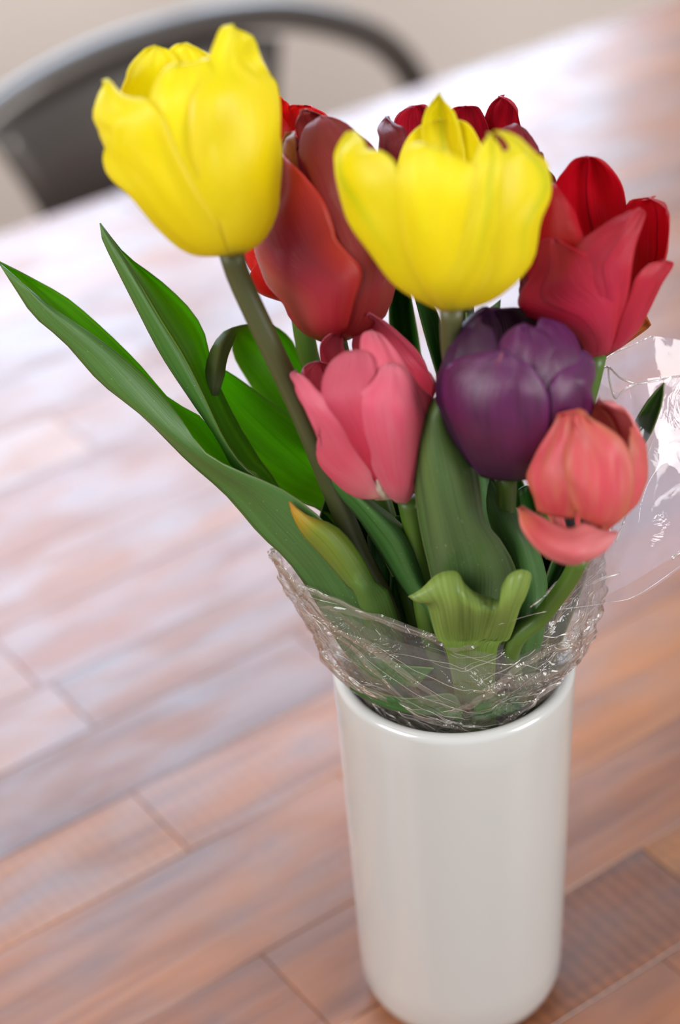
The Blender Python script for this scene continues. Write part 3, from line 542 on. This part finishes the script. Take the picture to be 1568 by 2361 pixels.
petal(B, [(1070, 640), (1180, 560), (1225, 440), (1230, 370), (1243, 350)], [(1080, 640), (1230, 545), (1268, 440), (1259, 390), (1254, 360), (1243, 350)], m_dkred, t3, 2, seed=6, label='small outer petal')
petal(B, [(1050, 640), (990, 560), (980, 440), (1000, 360), (1050, 330)], [(1070, 640), (1130, 560), (1150, 440), (1120, 360), (1050, 330)], m_dkred, t3, 1.8, seed=7)
stem(t3, [(1062, 632, -.043), (1075, 760, -.035), (1090, 1000, -.01), (1080, 1250, .005), (1070, 1400, .0)], .004, m_stem_dk, (.006, .018))
leaf(t3, [[(1060, 1350, -.01), (1060, 1150, -.01), (1045, 1000, -.012), (1012, 880, -.02), (985, 790, -.03), (966, 720, -.036), (945, 640, -.042)],
          [(1080, 1350, .0), (1080, 1150, .0), (1060, 1000, -.002), (1030, 880, -.01), (1005, 790, -.022), (982, 715, -.032), (950, 640, -.042)],
          [(1100, 1350, -.01), (1105, 1150, -.01), (1080, 1000, -.012), (1045, 880, -.018), (1030, 800, -.024), (1008, 720, -.032), (955, 640, -.042)]], m_lf_dk, foot=(.008, .02), seed=9)

# --- F5 red, right
B = Body([(1352, 828, 1402, 812), (1290, 775, 1445, 778), (1215, 690, 1492, 690), (1205, 610, 1538, 600), (1215, 530, 1546, 520), (1240, 450, 1535, 450), (1265, 385, 1480, 380), (1290, 355, 1430, 352)], -.076, -.105)
t5 = tulip('wide open crimson red tulip at the right edge', P(1376, 822, -.076))
petal(B, [(1365, 820), (1300, 640), (1275, 500), (1282, 425), (1304, 388), (1331, 365), (1354, 361)], [(1385, 820), (1440, 640), (1455, 540), (1444, 475), (1435, 430), (1407, 384), (1380, 364), (1354, 361)], m_red2, t5, -1, True, crease=.002, seed=1, label='upright bright red back petal with a groove')
petal(B, [(1360, 822), (1230, 700), (1205, 560), (1225, 460), (1250, 425), (1275, 424)], [(1375, 820), (1380, 700), (1362, 580), (1340, 530), (1315, 476), (1292, 438), (1275, 424)], m_red2, t5, -.6, seed=2)
petal(B, [(1385, 820), (1430, 700), (1436, 560), (1446, 471), (1476, 459), (1503, 455)], [(1405, 812), (1450, 778), (1490, 690), (1535, 602), (1545, 540), (1542, 500), (1528, 470), (1503, 455)], m_red2, t5, -1, True, seed=3, bulge=.001, label='right petal seen from inside')
petal(B, [(1370, 822), (1350, 700), (1325, 600), (1331, 566), (1375, 530), (1413, 508), (1455, 488), (1476, 482)], [(1410, 800), (1435, 710), (1454, 620), (1474, 535), (1488, 495), (1476, 482)], m_red, t5, 1.2, seed=4, bulge=.002)
petal(B, [(1358, 825), (1331, 777), (1270, 740), (1205, 715), (1219, 640), (1233, 572), (1246, 556), (1276, 550)], [(1400, 815), (1413, 785), (1426, 710), (1429, 667), (1413, 636), (1380, 600), (1345, 578), (1310, 562), (1276, 550)], m_red, t5, 2.2, seed=5, bulge=.0025, label='broad front petal')
petal(B, [(1395, 816), (1420, 770), (1450, 680), (1467, 640), (1500, 610), (1530, 600)], [(1405, 812), (1457, 778), (1502, 690), (1525, 650), (1548, 610), (1530, 600)], m_red, t5, 1.4, seed=6)
petal(B, [(1352, 822), (1250, 770), (1155, 720), (1150, 660), (1190, 610)], [(1370, 822), (1300, 740), (1250, 700), (1230, 650), (1190, 610)], m_dkred, t5, .5, seed=7, label='dark shaded outer petal')  # the shade on this petal is put into its dark red colour
Bo = [[(1360, 872, -.07), (1362, 835, -.07), (1420, 780, -.068), (1480, 725, -.066), (1489, 722, -.066)], [(1362, 870, -.066), (1385, 832, -.062), (1440, 795, -.062), (1490, 760, -.062), (1501, 750, -.066)]]
solid(obj('withered_petal', gridmesh('withered_petal', np.stack([cr([P(*p) for p in Bo[0]], 20)]+[cr([P(*p) for p in Bo[0]], 20)*(1-f)+cr([P(*p) for p in Bo[1]], 20)*f for f in (.33, .66)]+[cr([P(*p) for p in Bo[1]], 20)], 1)), m_org, t5), .0005)['label'] = 'withered orange petal behind the bloom'
stem(t5, [(1374, 818, -.074), (1350, 920, -.068), (1290, 1100, -.05), (1220, 1280, -.04), (1150, 1420, -.03)], .0042, m_stem_gr, (.02, .0))
leaf(t5, [[(1230, 1420, -.03), (1290, 1250, -.035), (1380, 1110, -.04), (1440, 1020, -.045), (1472, 958, -.066), (1500, 915, -.074), (1531, 883, -.078)],
          [(1250, 1420, -.02), (1320, 1260, -.025), (1410, 1120, -.03), (1470, 1020, -.034), (1500, 960, -.062), (1516, 920, -.070), (1531, 883, -.078)],
          [(1280, 1410, -.03), (1350, 1260, -.036), (1440, 1120, -.042), (1480, 1035, -.046), (1505, 990, -.066), (1526, 930, -.074), (1531, 884, -.078)]], m_lf_mid, foot=(.03, .004), seed=10)

# --- F2 yellow, right
B = Body([(1018, 718, 1064, 715), (945, 682, 1135, 690), (868, 610, 1212, 618), (820, 510, 1243, 510), (797, 420, 1250, 420), (785, 340, 1238, 345), (800, 285, 1190, 285), (830, 240, 1150, 240)], -.122, -.150)
t2 = tulip('open yellow tulip with green streaks, right of the taller yellow one', P(1040, 716, -.122))
petal(B, [(1030, 700), (1000, 500), (972, 320), (985, 250), (1012, 214)], [(1050, 700), (1080, 500), (1062, 300), (1042, 250), (1012, 214)], m_yelg, t2, -2.5, True, seed=1, label='tall pointed back petal, greenish')
petal(B, [(1020, 700), (920, 500), (915, 400), (935, 330), (970, 290), (1010, 274)], [(1050, 700), (1110, 500), (1120, 380), (1105, 320), (1085, 290), (1060, 278), (1010, 274)], m_yel, t2, -1.5, True, seed=2)
petal(B, [(1015, 716), (920, 664), (848, 575), (803, 470), (784, 370), (787, 338), (812, 303)], [(1032, 716), (975, 610), (945, 490), (930, 420), (913, 375), (882, 348), (845, 345), (830, 325), (812, 303)], m_yelg, t2, .8, seed=3, bulge=.002, label='left petal leaning outward')
petal(B, [(1050, 716), (1105, 640), (1130, 520), (1135, 420), (1155, 360), (1180, 345), (1165, 318), (1142, 303)], [(1066, 714), (1150, 682), (1214, 616), (1245, 505), (1250, 420), (1236, 355), (1205, 322), (1170, 305), (1142, 303)], m_yelg, t2, 1.6, seed=4, bulge=.002, label='right petal with a hooked tip')
petal(B, [(1022, 717), (965, 645), (935, 560), (920, 460), (917, 400), (935, 345), (965, 330), (1000, 345)], [(1042, 717), (1080, 600), (1100, 500), (1108, 430), (1095, 385), (1060, 365), (1030, 352), (1000, 345)], m_yel, t2, 2.4, seed=5, bulge=.0022)
petal(B, [(1030, 717), (1000, 665), (1050, 590), (1082, 480), (1090, 400), (1105, 340), (1128, 308)], [(1064, 715), (1120, 650), (1150, 520), (1162, 420), (1165, 370), (1152, 332), (1128, 308)], m_yelg, t2, 3.3, seed=6, bulge=.002, label='petal with a green midrib')
stem(t2, [(1041, 708, -.121), (1042, 800, -.108), (1060, 950, -.085), (1080, 1150, -.055), (1070, 1350, -.035)], .0042, m_stem_br, (.006, -.006))
leaf(t2, [[(1130, 1400, -.03), (1120, 1250, -.035), (1095, 1150, -.045), (1085, 1060, -.055), (1078, 900, -.07), (1075, 720, -.085)],
          [(1150, 1400, -.03), (1140, 1250, -.035), (1120, 1150, -.04), (1110, 1060, -.045), (1100, 900, -.06), (1110, 720, -.078)],
          [(1170, 1400, -.03), (1165, 1250, -.035), (1150, 1150, -.04), (1140, 1060, -.045), (1140, 900, -.06), (1155, 690, -.08)]], m_lf_mid, foot=(.01, -.004), seed=11)

# --- F6 pink
B = Body([(868, 1152, 958, 1146), (802, 1108, 966, 1090), (738, 1010, 985, 985), (697, 925, 1003, 890), (682, 862, 995, 838), (705, 812, 968, 790), (745, 775, 925, 735), (780, 745, 890, 712)], -.070, -.102)
t6 = tulip('pink tulip low in the middle, in front of the dusky red one', P(915, 1155, -.070))
petal(B, [(900, 1100), (840, 900), (812, 790), (830, 745), (851, 721)], [(930, 1100), (1000, 920), (988, 860), (966, 815), (920, 766), (880, 733), (851, 721)], m_pink2, t6, -.5, True, seed=1, label='dark pink back petal with a pointed tip')
petal(B, [(890, 1100), (770, 900), (740, 820), (744, 789), (762, 769), (782, 761)], [(910, 1100), (830, 900), (800, 830), (792, 775), (782, 761)], m_pink2, t6, -1.5, True, seed=2)
petal(B, [(890, 1100), (720, 950), (690, 870), (711, 843), (737, 834)], [(900, 1100), (800, 950), (770, 870), (756, 840), (737, 834)], m_pink2, t6, -2, True, seed=3)
petal(B, [(900, 1140), (870, 1000), (845, 880), (830, 800), (838, 772), (858, 763)], [(930, 1140), (990, 960), (975, 900), (940, 850), (910, 805), (882, 774), (858, 763)], m_pink, t6, .2, seed=4)
petal(B, [(885, 1140), (770, 980), (742, 904), (747, 866), (762, 835), (788, 816), (818, 809)], [(915, 1140), (900, 1000), (880, 900), (866, 850), (851, 812), (818, 809)], m_pink2, t6, .8, seed=5, bulge=.003, label='rounded inner petal')
petal(B, [(869, 1149), (813, 1121), (782, 1090), (762, 1057), (742, 1006), (724, 963), (698, 922), (686, 886), (671, 852)], [(880, 1152), (849, 1065), (826, 1019), (811, 968), (798, 947), (770, 927), (742, 909), (711, 879), (688, 862), (671, 852)], m_pink, t6, 1.8, seed=6, bulge=.0024, label='left petal with a curled tip')
petal(B, [(915, 1159), (897, 1144), (879, 1118), (854, 1070), (833, 1027), (813, 976), (808, 930), (823, 909), (864, 873), (879, 848), (900, 838)], [(935, 1160), (946, 1149), (958, 1118), (966, 1057), (978, 980), (978, 937), (966, 904), (946, 866), (930, 845), (900, 838)], m_pink, t6, 2.4, seed=7, bulge=.003, label='large front petal')
petal(B, [(866, 1152), (862, 1120), (862, 1090), (870, 1075)], [(905, 1150), (895, 1130), (880, 1100), (870, 1075)], m_white, t6, .5, seed=8, label='whitish base of a petal')
stem(t6, [(940, 1150, -.070), (955, 1230, -.062), (968, 1320, -.052), (985, 1440, -.045)], .0042, m_stem_gr, (.0, -.016))
leaf(t6, [[(990, 1440, -.045), (940, 1375, -.05), (880, 1280, -.056), (830, 1200, -.06), (785, 1145, -.063), (762, 1105, -.064), (761, 1069, -.064)],
          [(1000, 1430, -.052), (965, 1350, -.058), (920, 1250, -.068), (860, 1180, -.072), (805, 1125, -.07), (775, 1092, -.067), (762, 1069, -.064)],
          [(1010, 1430, -.045), (985, 1330, -.048), (958, 1250, -.055), (910, 1195, -.060), (850, 1150, -.062), (795, 1108, -.064), (763, 1069, -.064)]], m_lf_mid, foot=(-.002, -.016), seed=12)

# --- F7 purple
B = Body([(1108, 1099, 1228, 1102), (1066, 1035, 1290, 1045), (1030, 960, 1338, 975), (1008, 880, 1360, 890), (1022, 820, 1356, 830), (1050, 770, 1325, 775), (1090, 730, 1275, 735), (1120, 715, 1240, 718)], -.082, -.118)
t7 = tulip('deep purple tulip right of the pink one and under the red one', P(1168, 1100, -.082))
autopetal(B, 235, 50, .97, m_purp2, t7, -1.5)
petal(B, [(1140, 1090), (1080, 950), (1075, 830), (1090, 750), (1115, 722), (1148, 711)], [(1180, 1090), (1260, 950), (1275, 830), (1250, 760), (1220, 722), (1190, 712), (1148, 711)], m_purp2, t7, -.5, True, seed=8)
petal(B, [(1190, 1098), (1245, 950), (1235, 850), (1225, 770), (1245, 735), (1272, 738)], [(1226, 1101), (1345, 965), (1361, 885), (1353, 825), (1328, 776), (1300, 748), (1272, 738)], m_purp, t7, -.2, seed=9, bulge=.001)
petal(B, [(1120, 1095), (1050, 1000), (1008, 905), (1022, 840), (1040, 792), (1070, 750), (1105, 730)], [(1150, 1095), (1180, 950), (1170, 850), (1150, 800), (1130, 760), (1105, 730)], m_purp2, t7, .3, seed=2)
petal(B, [(1150, 1095), (1140, 950), (1140, 850), (1155, 785), (1185, 752), (1210, 748)], [(1200, 1095), (1280, 950), (1300, 860), (1290, 800), (1260, 765), (1210, 748)], m_purp, t7, .2, seed=3, crease=.0012, bulge=.001)
petal(B, [(1190, 1100), (1262, 1000), (1264, 910), (1282, 865), (1318, 822), (1342, 808)], [(1226, 1102), (1300, 1030), (1345, 960), (1362, 895), (1358, 840), (1342, 808)], m_purp, t7, 1, seed=4)
petal(B, [(1108, 1098), (1068, 1035), (1036, 960), (1024, 890), (1030, 850), (1060, 826), (1110, 814), (1160, 808)], [(1228, 1103), (1262, 1010), (1266, 940), (1262, 900), (1238, 860), (1205, 826), (1160, 808)], m_purp3, t7, 2.2, seed=5, bulge=.003, label='broad front petal with a reddish streak')
stem(t7, [(1168, 1095, -.080), (1165, 1180, -.068), (1140, 1300, -.055), (1110, 1420, -.045)], .004, m_stem_gr, (.016, -.012))
leaf(t7, [[(1020, 1480, -.05), (1008, 1400, -.06), (995, 1330, -.07), (972, 1230, -.08), (957, 1130, -.088), (955, 1040, -.092), (962, 980, -.094), (988, 930, -.094), (1020, 910, -.098), (1058, 912, -.102)],
          [(1070, 1470, -.06), (1070, 1400, -.07), (1075, 1320, -.08), (1050, 1220, -.092), (1025, 1120, -.1), (1008, 1040, -.104), (1000, 980, -.106), (1008, 942, -.108), (1030, 918, -.106), (1058, 912, -.102)],
          [(1160, 1470, -.05), (1192, 1390, -.06), (1188, 1310, -.068), (1150, 1240, -.08), (1118, 1200, -.088), (1105, 1110, -.092), (1090, 1050, -.094), (1050, 1000, -.096), (1036, 940, -.1), (1058, 913, -.102)]], m_lf_gray, foot=(.010, -.018), seed=13, wave=.0003, label='broad grey-green front leaf with a hooked tip')
tops = [(941, 1375, -.078), (972, 1357, -.08), (1003, 1328, -.082), (1030, 1317, -.085), (1054, 1319, -.090), (1070, 1345, -.088), (1095, 1366, -.082), (1130, 1378, -.080), (1152, 1383, -.082), (1158, 1352, -.088), (1178, 1322, -.093), (1205, 1313, -.093), (1224, 1324, -.088), (1220, 1352, -.082)]
mids = [(985, 1396, -.072), (1005, 1400, -.074), (1025, 1400, -.080), (1045, 1398, -.086), (1065, 1395, -.090), (1085, 1402, -.088), (1105, 1412, -.082), (1125, 1420, -.078), (1142, 1424, -.078), (1155, 1415, -.082), (1168, 1405, -.086), (1180, 1400, -.086), (1192, 1400, -.082), (1198, 1402, -.078)]
rl_ = []
for q, (a, b) in enumerate(zip(tops, mids)):
    bx = 1090+(q-6.5)*8
    rl_.append(cr([VS(.012+(q-6.5)*.0007, -.022, .10), P(bx, 1540, -.05), P(b[0]*.6+bx*.4, 1470, -.062), P(*b), P((a[0]+b[0])/2, (a[1]+b[1])/2+4, (a[2]+b[2])/2-.003), P(*a)], 46))
GG = np.array([cr([r_[i_] for r_ in rl_], 60, False) for i_ in range(46)])
solid(obj('leaf', gridmesh('leaf', GG), m_lf_light, t7), .0006)['label'] = 'light green wavy folded leaf over the film edge'

# --- F8 coral, lower right
B = Body([(1305, 1292, 1372, 1288), (1250, 1252, 1415, 1248), (1222, 1190, 1452, 1190), (1216, 1110, 1472, 1110), (1226, 1060, 1478, 1060), (1258, 1005, 1470, 1000), (1300, 955, 1440, 950), (1320, 930, 1410, 922)], -.092, -.124)
t8 = tulip('small coral pink tulip at the lower right with a petal fallen open', P(1338, 1290, -.092))
petal(B, [(1340, 1250), (1370, 1100), (1362, 1000), (1365, 940), (1380, 922)], [(1380, 1250), (1480, 1100), (1485, 1010), (1476, 960), (1440, 945), (1404, 923), (1380, 922)], m_coral2, t8, .5, True, seed=1, ruff=.0012, label='paler upper right petal')
autopetal(B, 180, 50, .9, m_coral, t8, -1)
petal(B, [(1380, 1230), (1420, 1150), (1440, 1080), (1448, 1010), (1460, 985)], [(1435, 1195), (1455, 1175), (1476, 1100), (1484, 1030), (1460, 985)], m_coral, t8, .8, seed=2)
petal(B, [(1240, 1178), (1225, 1130), (1220, 1080), (1240, 1035), (1275, 985), (1300, 955), (1316, 947)], [(1325, 1195), (1345, 1120), (1350, 1050), (1345, 990), (1335, 960), (1316, 947)], m_coral, t8, 1.2, seed=3, bulge=.0025, ruff=.0014)
petal(B, [(1340, 1195), (1310, 1130), (1300, 1070), (1305, 1010), (1318, 960), (1336, 948)], [(1385, 1215), (1435, 1190), (1453, 1120), (1450, 1050), (1420, 1000), (1372, 970), (1336, 948)], m_coral, t8, 2.4, seed=4, bulge=.0025, ruff=.0014, crease=.001)
# fallen front petal
LO = [[(1335, 1300, -.098), (1268, 1284, -.108), (1228, 1250, -.116), (1200, 1205, -.12), (1196, 1172, -.118)], None]
lowA = [(1195, 1172, -.116), (1205, 1222, -.122), (1250, 1276, -.13), (1310, 1302, -.134), (1355, 1292, -.134), (1395, 1270, -.13), (1424, 1232, -.122)]
lowB = [(1200, 1168, -.112), (1232, 1215, -.128), (1270, 1250, -.138), (1318, 1265, -.142), (1355, 1262, -.14), (1392, 1245, -.132), (1424, 1229, -.12)]
lowC = [(1205, 1166, -.108), (1240, 1188, -.12), (1285, 1212, -.128), (1318, 1218, -.128), (1345, 1206, -.128), (1385, 1222, -.124), (1424, 1226, -.118)]
lowD = [(1300, 1240, -.085), (1310, 1250, -.085), (1320, 1255, -.085), (1330, 1258, -.085), (1340, 1258, -.085), (1350, 1255, -.085), (1360, 1250, -.085)]
q = [cr([P(*p) for p in r], 34) for r in (lowC, lowB, lowA)]
us = np.linspace(0, 1, 14)[None, :, None]
Gp = q[0][:, None]*(2*(us-.5)*(us-1))+q[1][:, None]*(4*us*(1-us))+q[2][:, None]*(2*us*(us-.5))
solid(obj('petal', gridmesh('petal', Gp), m_coral2, t8), .0006)['label'] = 'lower petal fallen forward'
for a in range(6):
    an = a*1.05; b0 = P(1335+14*math.cos(an), 1255, -.092+.004*math.sin(an)); b1 = P(1332+26*math.cos(an), 1196-4*(a % 2), -.098+.006*math.sin(an))
    tube('stamen', [b0, (b0+b1)/2, b1], [.0005, .0008, .0011], m_sta, t8, 8, 8)
tube('pistil', [P(1336, 1262, -.092), P(1336, 1215, -.096)], [.002, .0016], m_pist, t8, 10, 5)
stem(t8, [(1338, 1284, -.090), (1310, 1340, -.08), (1250, 1420, -.065), (1180, 1500, -.052)], .0036, m_stem_gr, (.024, -.012))
leaf(t8, [[(1180, 1500, -.05), (1190, 1390, -.055), (1170, 1290, -.06), (1135, 1220, -.064), (1122, 1160, -.066), (1130, 1100, -.066)],
          [(1210, 1490, -.056), (1225, 1380, -.062), (1205, 1270, -.07), (1170, 1200, -.074), (1142, 1145, -.07), (1131, 1100, -.066)],
          [(1250, 1480, -.05), (1262, 1370, -.055), (1252, 1300, -.058), (1222, 1225, -.062), (1172, 1145, -.066), (1133, 1100, -.066)]], m_lf_mid, foot=(.022, -.008), seed=17)
leaf(t8, [[(1200, 1440, -.02), (1215, 1300, -.025), (1205, 1200, -.03), (1195, 1130, -.035)],
          [(1230, 1440, -.015), (1245, 1300, -.02), (1235, 1200, -.025), (1212, 1120, -.035)],
          [(1260, 1440, -.02), (1280, 1300, -.025), (1265, 1200, -.03), (1225, 1125, -.035)]], m_lf_dk, foot=(.024, .0), seed=18)

# dark leaves filling the middle of the bunch, each on one of the tulips
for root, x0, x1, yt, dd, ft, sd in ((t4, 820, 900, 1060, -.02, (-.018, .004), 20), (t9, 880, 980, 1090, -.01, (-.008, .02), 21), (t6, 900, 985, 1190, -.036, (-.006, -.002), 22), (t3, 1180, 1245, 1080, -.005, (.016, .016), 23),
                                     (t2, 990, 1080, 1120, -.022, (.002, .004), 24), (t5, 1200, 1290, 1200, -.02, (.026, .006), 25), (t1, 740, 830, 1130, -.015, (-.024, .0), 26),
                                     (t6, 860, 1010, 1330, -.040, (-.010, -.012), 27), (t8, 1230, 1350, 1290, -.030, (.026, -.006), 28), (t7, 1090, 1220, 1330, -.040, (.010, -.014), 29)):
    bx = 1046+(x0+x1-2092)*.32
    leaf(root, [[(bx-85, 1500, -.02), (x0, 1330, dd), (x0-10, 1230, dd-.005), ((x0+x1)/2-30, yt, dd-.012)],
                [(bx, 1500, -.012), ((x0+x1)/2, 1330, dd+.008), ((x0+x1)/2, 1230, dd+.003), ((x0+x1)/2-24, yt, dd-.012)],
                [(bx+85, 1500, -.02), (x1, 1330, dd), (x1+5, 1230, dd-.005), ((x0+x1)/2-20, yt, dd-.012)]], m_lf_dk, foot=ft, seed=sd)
# leaf bases bulging against the film just inside the vase
for root, pts, mt, sd in ((t6, [[(800, 1560, -.02), (860, 1590, -.036), (940, 1610, -.042), (1040, 1600, -.044), (1068, 1640, -.04)], [(810, 1590, -.02), (870, 1625, -.034), (950, 1645, -.038), (1030, 1650, -.038), (1060, 1665, -.036)]], m_lf_mid, 30),
                          (t7, [[(1240, 1550, -.02), (1200, 1590, -.036), (1150, 1600, -.04), (1090, 1620, -.042)], [(1250, 1580, -.018), (1205, 1630, -.03), (1150, 1650, -.036), (1095, 1658, -.036)]], m_lf_dk, 31),
                          (t1, [[(760, 1440, -.03), (800, 1500, -.036), (860, 1560, -.042), (960, 1585, -.046)], [(800, 1430, -.036), (850, 1490, -.044), (920, 1530, -.05), (1000, 1540, -.052)]], m_lf_mid, 32)):
    leaf(root, pts, mt, seed=sd)

# ------------------------------------------------------------------ plastic wrap
wrap = empty('plastic_wrap', (0, 0, RIMZ), 'crinkled clear plastic sleeve around the stems, tucked into the white vase', 'wrap')
def y0(px, py, y=0.):
    d = ray(px, py); t = (y-CAM[1])/d[1]; return CAM+d*t
def creases(name, obj_, n, seed, mat, diag, wr=(.0001, .00036)):
    rnd = random.Random(seed); me = obj_.data; nv, nu = 110, 260
    co = np.zeros(len(me.vertices)*3); me.vertices.foreach_get('co', co); G_ = co.reshape(nv, nu, 3)
    V = []; Fc = []
    for k in range(n):
        i = rnd.uniform(12, nv-8) if rnd.random() < .8 else nv-1.5; j = rnd.uniform(0, nu); di = rnd.gauss(diag, .35); L_ = rnd.randint(10, 46); w_ = rnd.uniform(*wr)
        pts = []
        for q in range(L_):
            ii = min(max(i, 1), nv-1.01); a = int(ii); f = ii-a; jj = j % nu; b = int(jj) % nu; g = jj-int(jj); b2 = (b+1) % nu; a2 = min(a+1, nv-1)
            p = (G_[a, b]*(1-f)+G_[a2, b]*f)*(1-g)+(G_[a, b2]*(1-f)+G_[a2, b2]*f)*g
            nrm = np.array([p[0], p[1], 0]); nrm /= np.linalg.norm(nrm)+1e-9; pts.append(p+nrm*.00025)
            i += di*.9; j += 1.0; di += rnd.gauss(0, .12)
            if i > nv-2: di = -abs(di)*.3
            if i < 6: di = abs(di)*.3
        for q in range(L_):
            t_ = pts[min(q+1, L_-1)]-pts[max(q-1, 0)]; t_ /= np.linalg.norm(t_)+1e-9; nrm = np.array([pts[q][0], pts[q][1], 0]); nrm /= np.linalg.norm(nrm)+1e-9
            sd = np.cross(nrm, t_); ww = w_*math.sin(math.pi*(q+.5)/L_)
            V += [pts[q]-sd*ww, pts[q]+nrm*ww*.9, pts[q]+sd*ww]
            if q: m_ = len(V)-6; Fc += [(m_, m_+1, m_+4, m_+3), (m_+1, m_+2, m_+5, m_+4)]
    o = obj(name, mesh(name, V, Fc), mat, wrap); o['kind'] = 'stuff'; return o
def sleeve(name, mat, ks, seed, amp, lift=0., fscale=1.0):
    nph, nz = 260, 110; G_ = np.zeros((nz, nph, 3))
    # ring keys z, centre x, centre y, radius
    for j in range(nph):
        ph = 2*math.pi*j/nph; fr = .5+.5*math.cos(ph); sd = math.sin(ph)     # ph=0 front, +90 right
        # height of the top edge around the sleeve
        zt = np.interp(math.degrees(ph), [0, 35, 75, 100, 140, 200, 250, 280, 320, 360], [.043, .055, .080, .086, .062, .052, .056, .064, .058, .043])+RIMZ+lift
        for i in range(nz):
            f = i/(nz-1); z = RIMZ-.045+(zt-RIMZ+.045)*f; h = z-RIMZ
            kx = np.interp(h, [k[0] for k in ks], [k[1] for k in ks]); kr = np.interp(h, [k[0] for k in ks], [k[2] for k in ks]); kd = np.interp(h, [k[0] for k in ks], [k[3] for k in ks])
            a = ph+.0; nn = Vector((math.cos(ph)*1.3*fscale+seed, math.sin(ph)*1.3*fscale, h*30+ph*1.4))
            rg = 1-abs(noise.noise(nn*2.1)); rg2 = 1-abs(noise.noise(nn*4.7+Vector((3, 1, seed))))
            fade = min(1, max(0, (h+.012)/.02))*.8+.2
            vd = noise.voronoi(Vector((math.cos(ph)*kr*60+seed, math.sin(ph)*kr*60, h*95+ph*3+seed)))[0]
            r = kr+amp*fade*((rg-.75)*1.5+(rg2-.75)*.6+(min(vd[1]-vd[0], .5)-.2)*1.3)
            r = r if h > 0 else min(r, RO-TH-.0015)
            G_[i, j] = (kx+r*math.sin(a), -math.cos(a)*(r*kd), z)
    return obj(name, gridmesh(name, G_, True), mat, wrap)
ks = []
for (xl, yl), (xr, yr), kd in (((800, 1590), (1290, 1590), 1.0), ((770, 1530), (1326, 1520), .98), ((735, 1450), (1372, 1440), .85), ((694, 1362), (1385, 1380), .72), ((652, 1300), (1385, 1330), .62), ((628, 1250), (1395, 1260), .55)):
    A = y0(xl, yl); B_ = y0(xr, yr); ks.append((float((A[2]+B_[2])/2-RIMZ), float((A[0]+B_[0])/2), float((B_[0]-A[0])/2), kd))
ks = [(-.05, 0, .036, 1)]+[(h, x, (min(r, RO-TH-.002) if h < .002 else r), d) for h, x, r, d in ks]
print('sleeve keys', [tuple(round(v, 4) for v in k) for k in ks])
m_crease_glint = film('pale_crease_highlight', .38, 3.0, srgb(236, 222, 212))  # whitish film for crease ridges, their highlight lines put into the colour
so = sleeve('outer_film', m_film, ks, 1.0, .0022)
creases('film_crease_highlights', so, 380, 4, m_crease_glint, -.28)
creases('film_folds', so, 70, 11, film('folded_film_band', .17, 1.2, srgb(226, 206, 190)), -.22, (.0012, .0032))
sleeve('inner_film', m_film, [(h, x, r-.0032, d) for h, x, r, d in ks], 9.0, .002, -.010, 1.4)
def flap(name, rails, amp, seed, mat=m_flap):
    nv, nu = 70, 60; R_ = [cr([P(*p) for p in r], nv) for r in rails]
    G_ = np.array([cr([r[i] for r in R_], nu, False) for i in range(nv)])
    for i in range(nv):
        for j in range(nu):
            n_ = Vector((j*.04+seed, i*.03, seed)); G_[i, j] -= FW*amp*((1-abs(noise.noise(n_*1.2)))*3+.4*(1-abs(noise.noise(n_*3.2)))-2.6)
    return obj(name, gridmesh(name, G_), mat, wrap)
flap('loose_flap', [[(1290, 1425, -.035), (1330, 1330, -.045), (1345, 1150, -.05), (1355, 980, -.055), (1368, 872, -.06)],
                    [(1400, 1392, -.05), (1420, 1270, -.06), (1430, 1120, -.062), (1432, 980, -.066), (1432, 905, -.07)],
                    [(1490, 1366, -.05), (1500, 1250, -.056), (1505, 1100, -.06), (1505, 960, -.062), (1500, 872, -.064)],
                    [(1640, 1255, -.04), (1640, 1180, -.046), (1640, 1080, -.05), (1640, 960, -.05), (1640, 868, -.05)]], .0010, 2)
flap('rear_flap', [[(1270, 1440, .0), (1310, 1300, -.01), (1335, 1100, -.016), (1352, 930, -.02), (1384, 832, -.024)],
                   [(1385, 1380, -.01), (1410, 1250, -.016), (1430, 1060, -.02), (1440, 900, -.024), (1436, 806, -.028)],
                   [(1460, 1340, -.01), (1490, 1220, -.016), (1510, 1050, -.02), (1520, 900, -.024), (1505, 775, -.028)],
                   [(1640, 1230, -.0), (1640, 1120, -.006), (1640, 1000, -.01), (1640, 900, -.014), (1640, 800, -.018)]], .0009, 5)

for pts, rd in (([(1366, 885, -.061), (1385, 858, -.062), (1402, 846, -.065), (1432, 872, -.07), (1470, 884, -.068), (1510, 878, -.064), (1560, 868, -.058), (1620, 866, -.052)], .0007),
                ([(1384, 834, -.026), (1420, 812, -.028), (1460, 796, -.029), (1505, 775, -.030)], .0006), ([(1402, 846, -.065), (1406, 880, -.068), (1420, 918, -.07), (1440, 898, -.07), (1470, 884, -.068)], .0008),
                ([(1366, 885, -.061), (1372, 940, -.058), (1378, 990, -.056)], .0004), ([(1485, 1030, -.066), (1462, 1110, -.066), (1446, 1180, -.066), (1420, 1250, -.064)], .0006),
                ([(1222, 1400, -.075), (1262, 1372, -.072), (1300, 1352, -.07), (1312, 1300, -.068), (1350, 1262, -.066)], .0006), ([(1366, 1346, -.066), (1390, 1334, -.066), (1430, 1322, -.064)], .0010),
                ([(1150, 1440, -.075), (1250, 1412, -.072), (1400, 1390, -.062), (1480, 1366, -.056), (1640, 1252, -.042)], .0002), ([(1550, 1288, -.056), (1575, 1268, -.054)], .0012),
                ([(1528, 888, -.058), (1516, 980, -.06), (1490, 1060, -.063)], .0003)):
    o = tube('flap_crease_glint', [P(*p) for p in pts], rd*.6, m_crease_glint, wrap, 6, 40)  # added pale tubes imitate highlights and glints along the flap folds
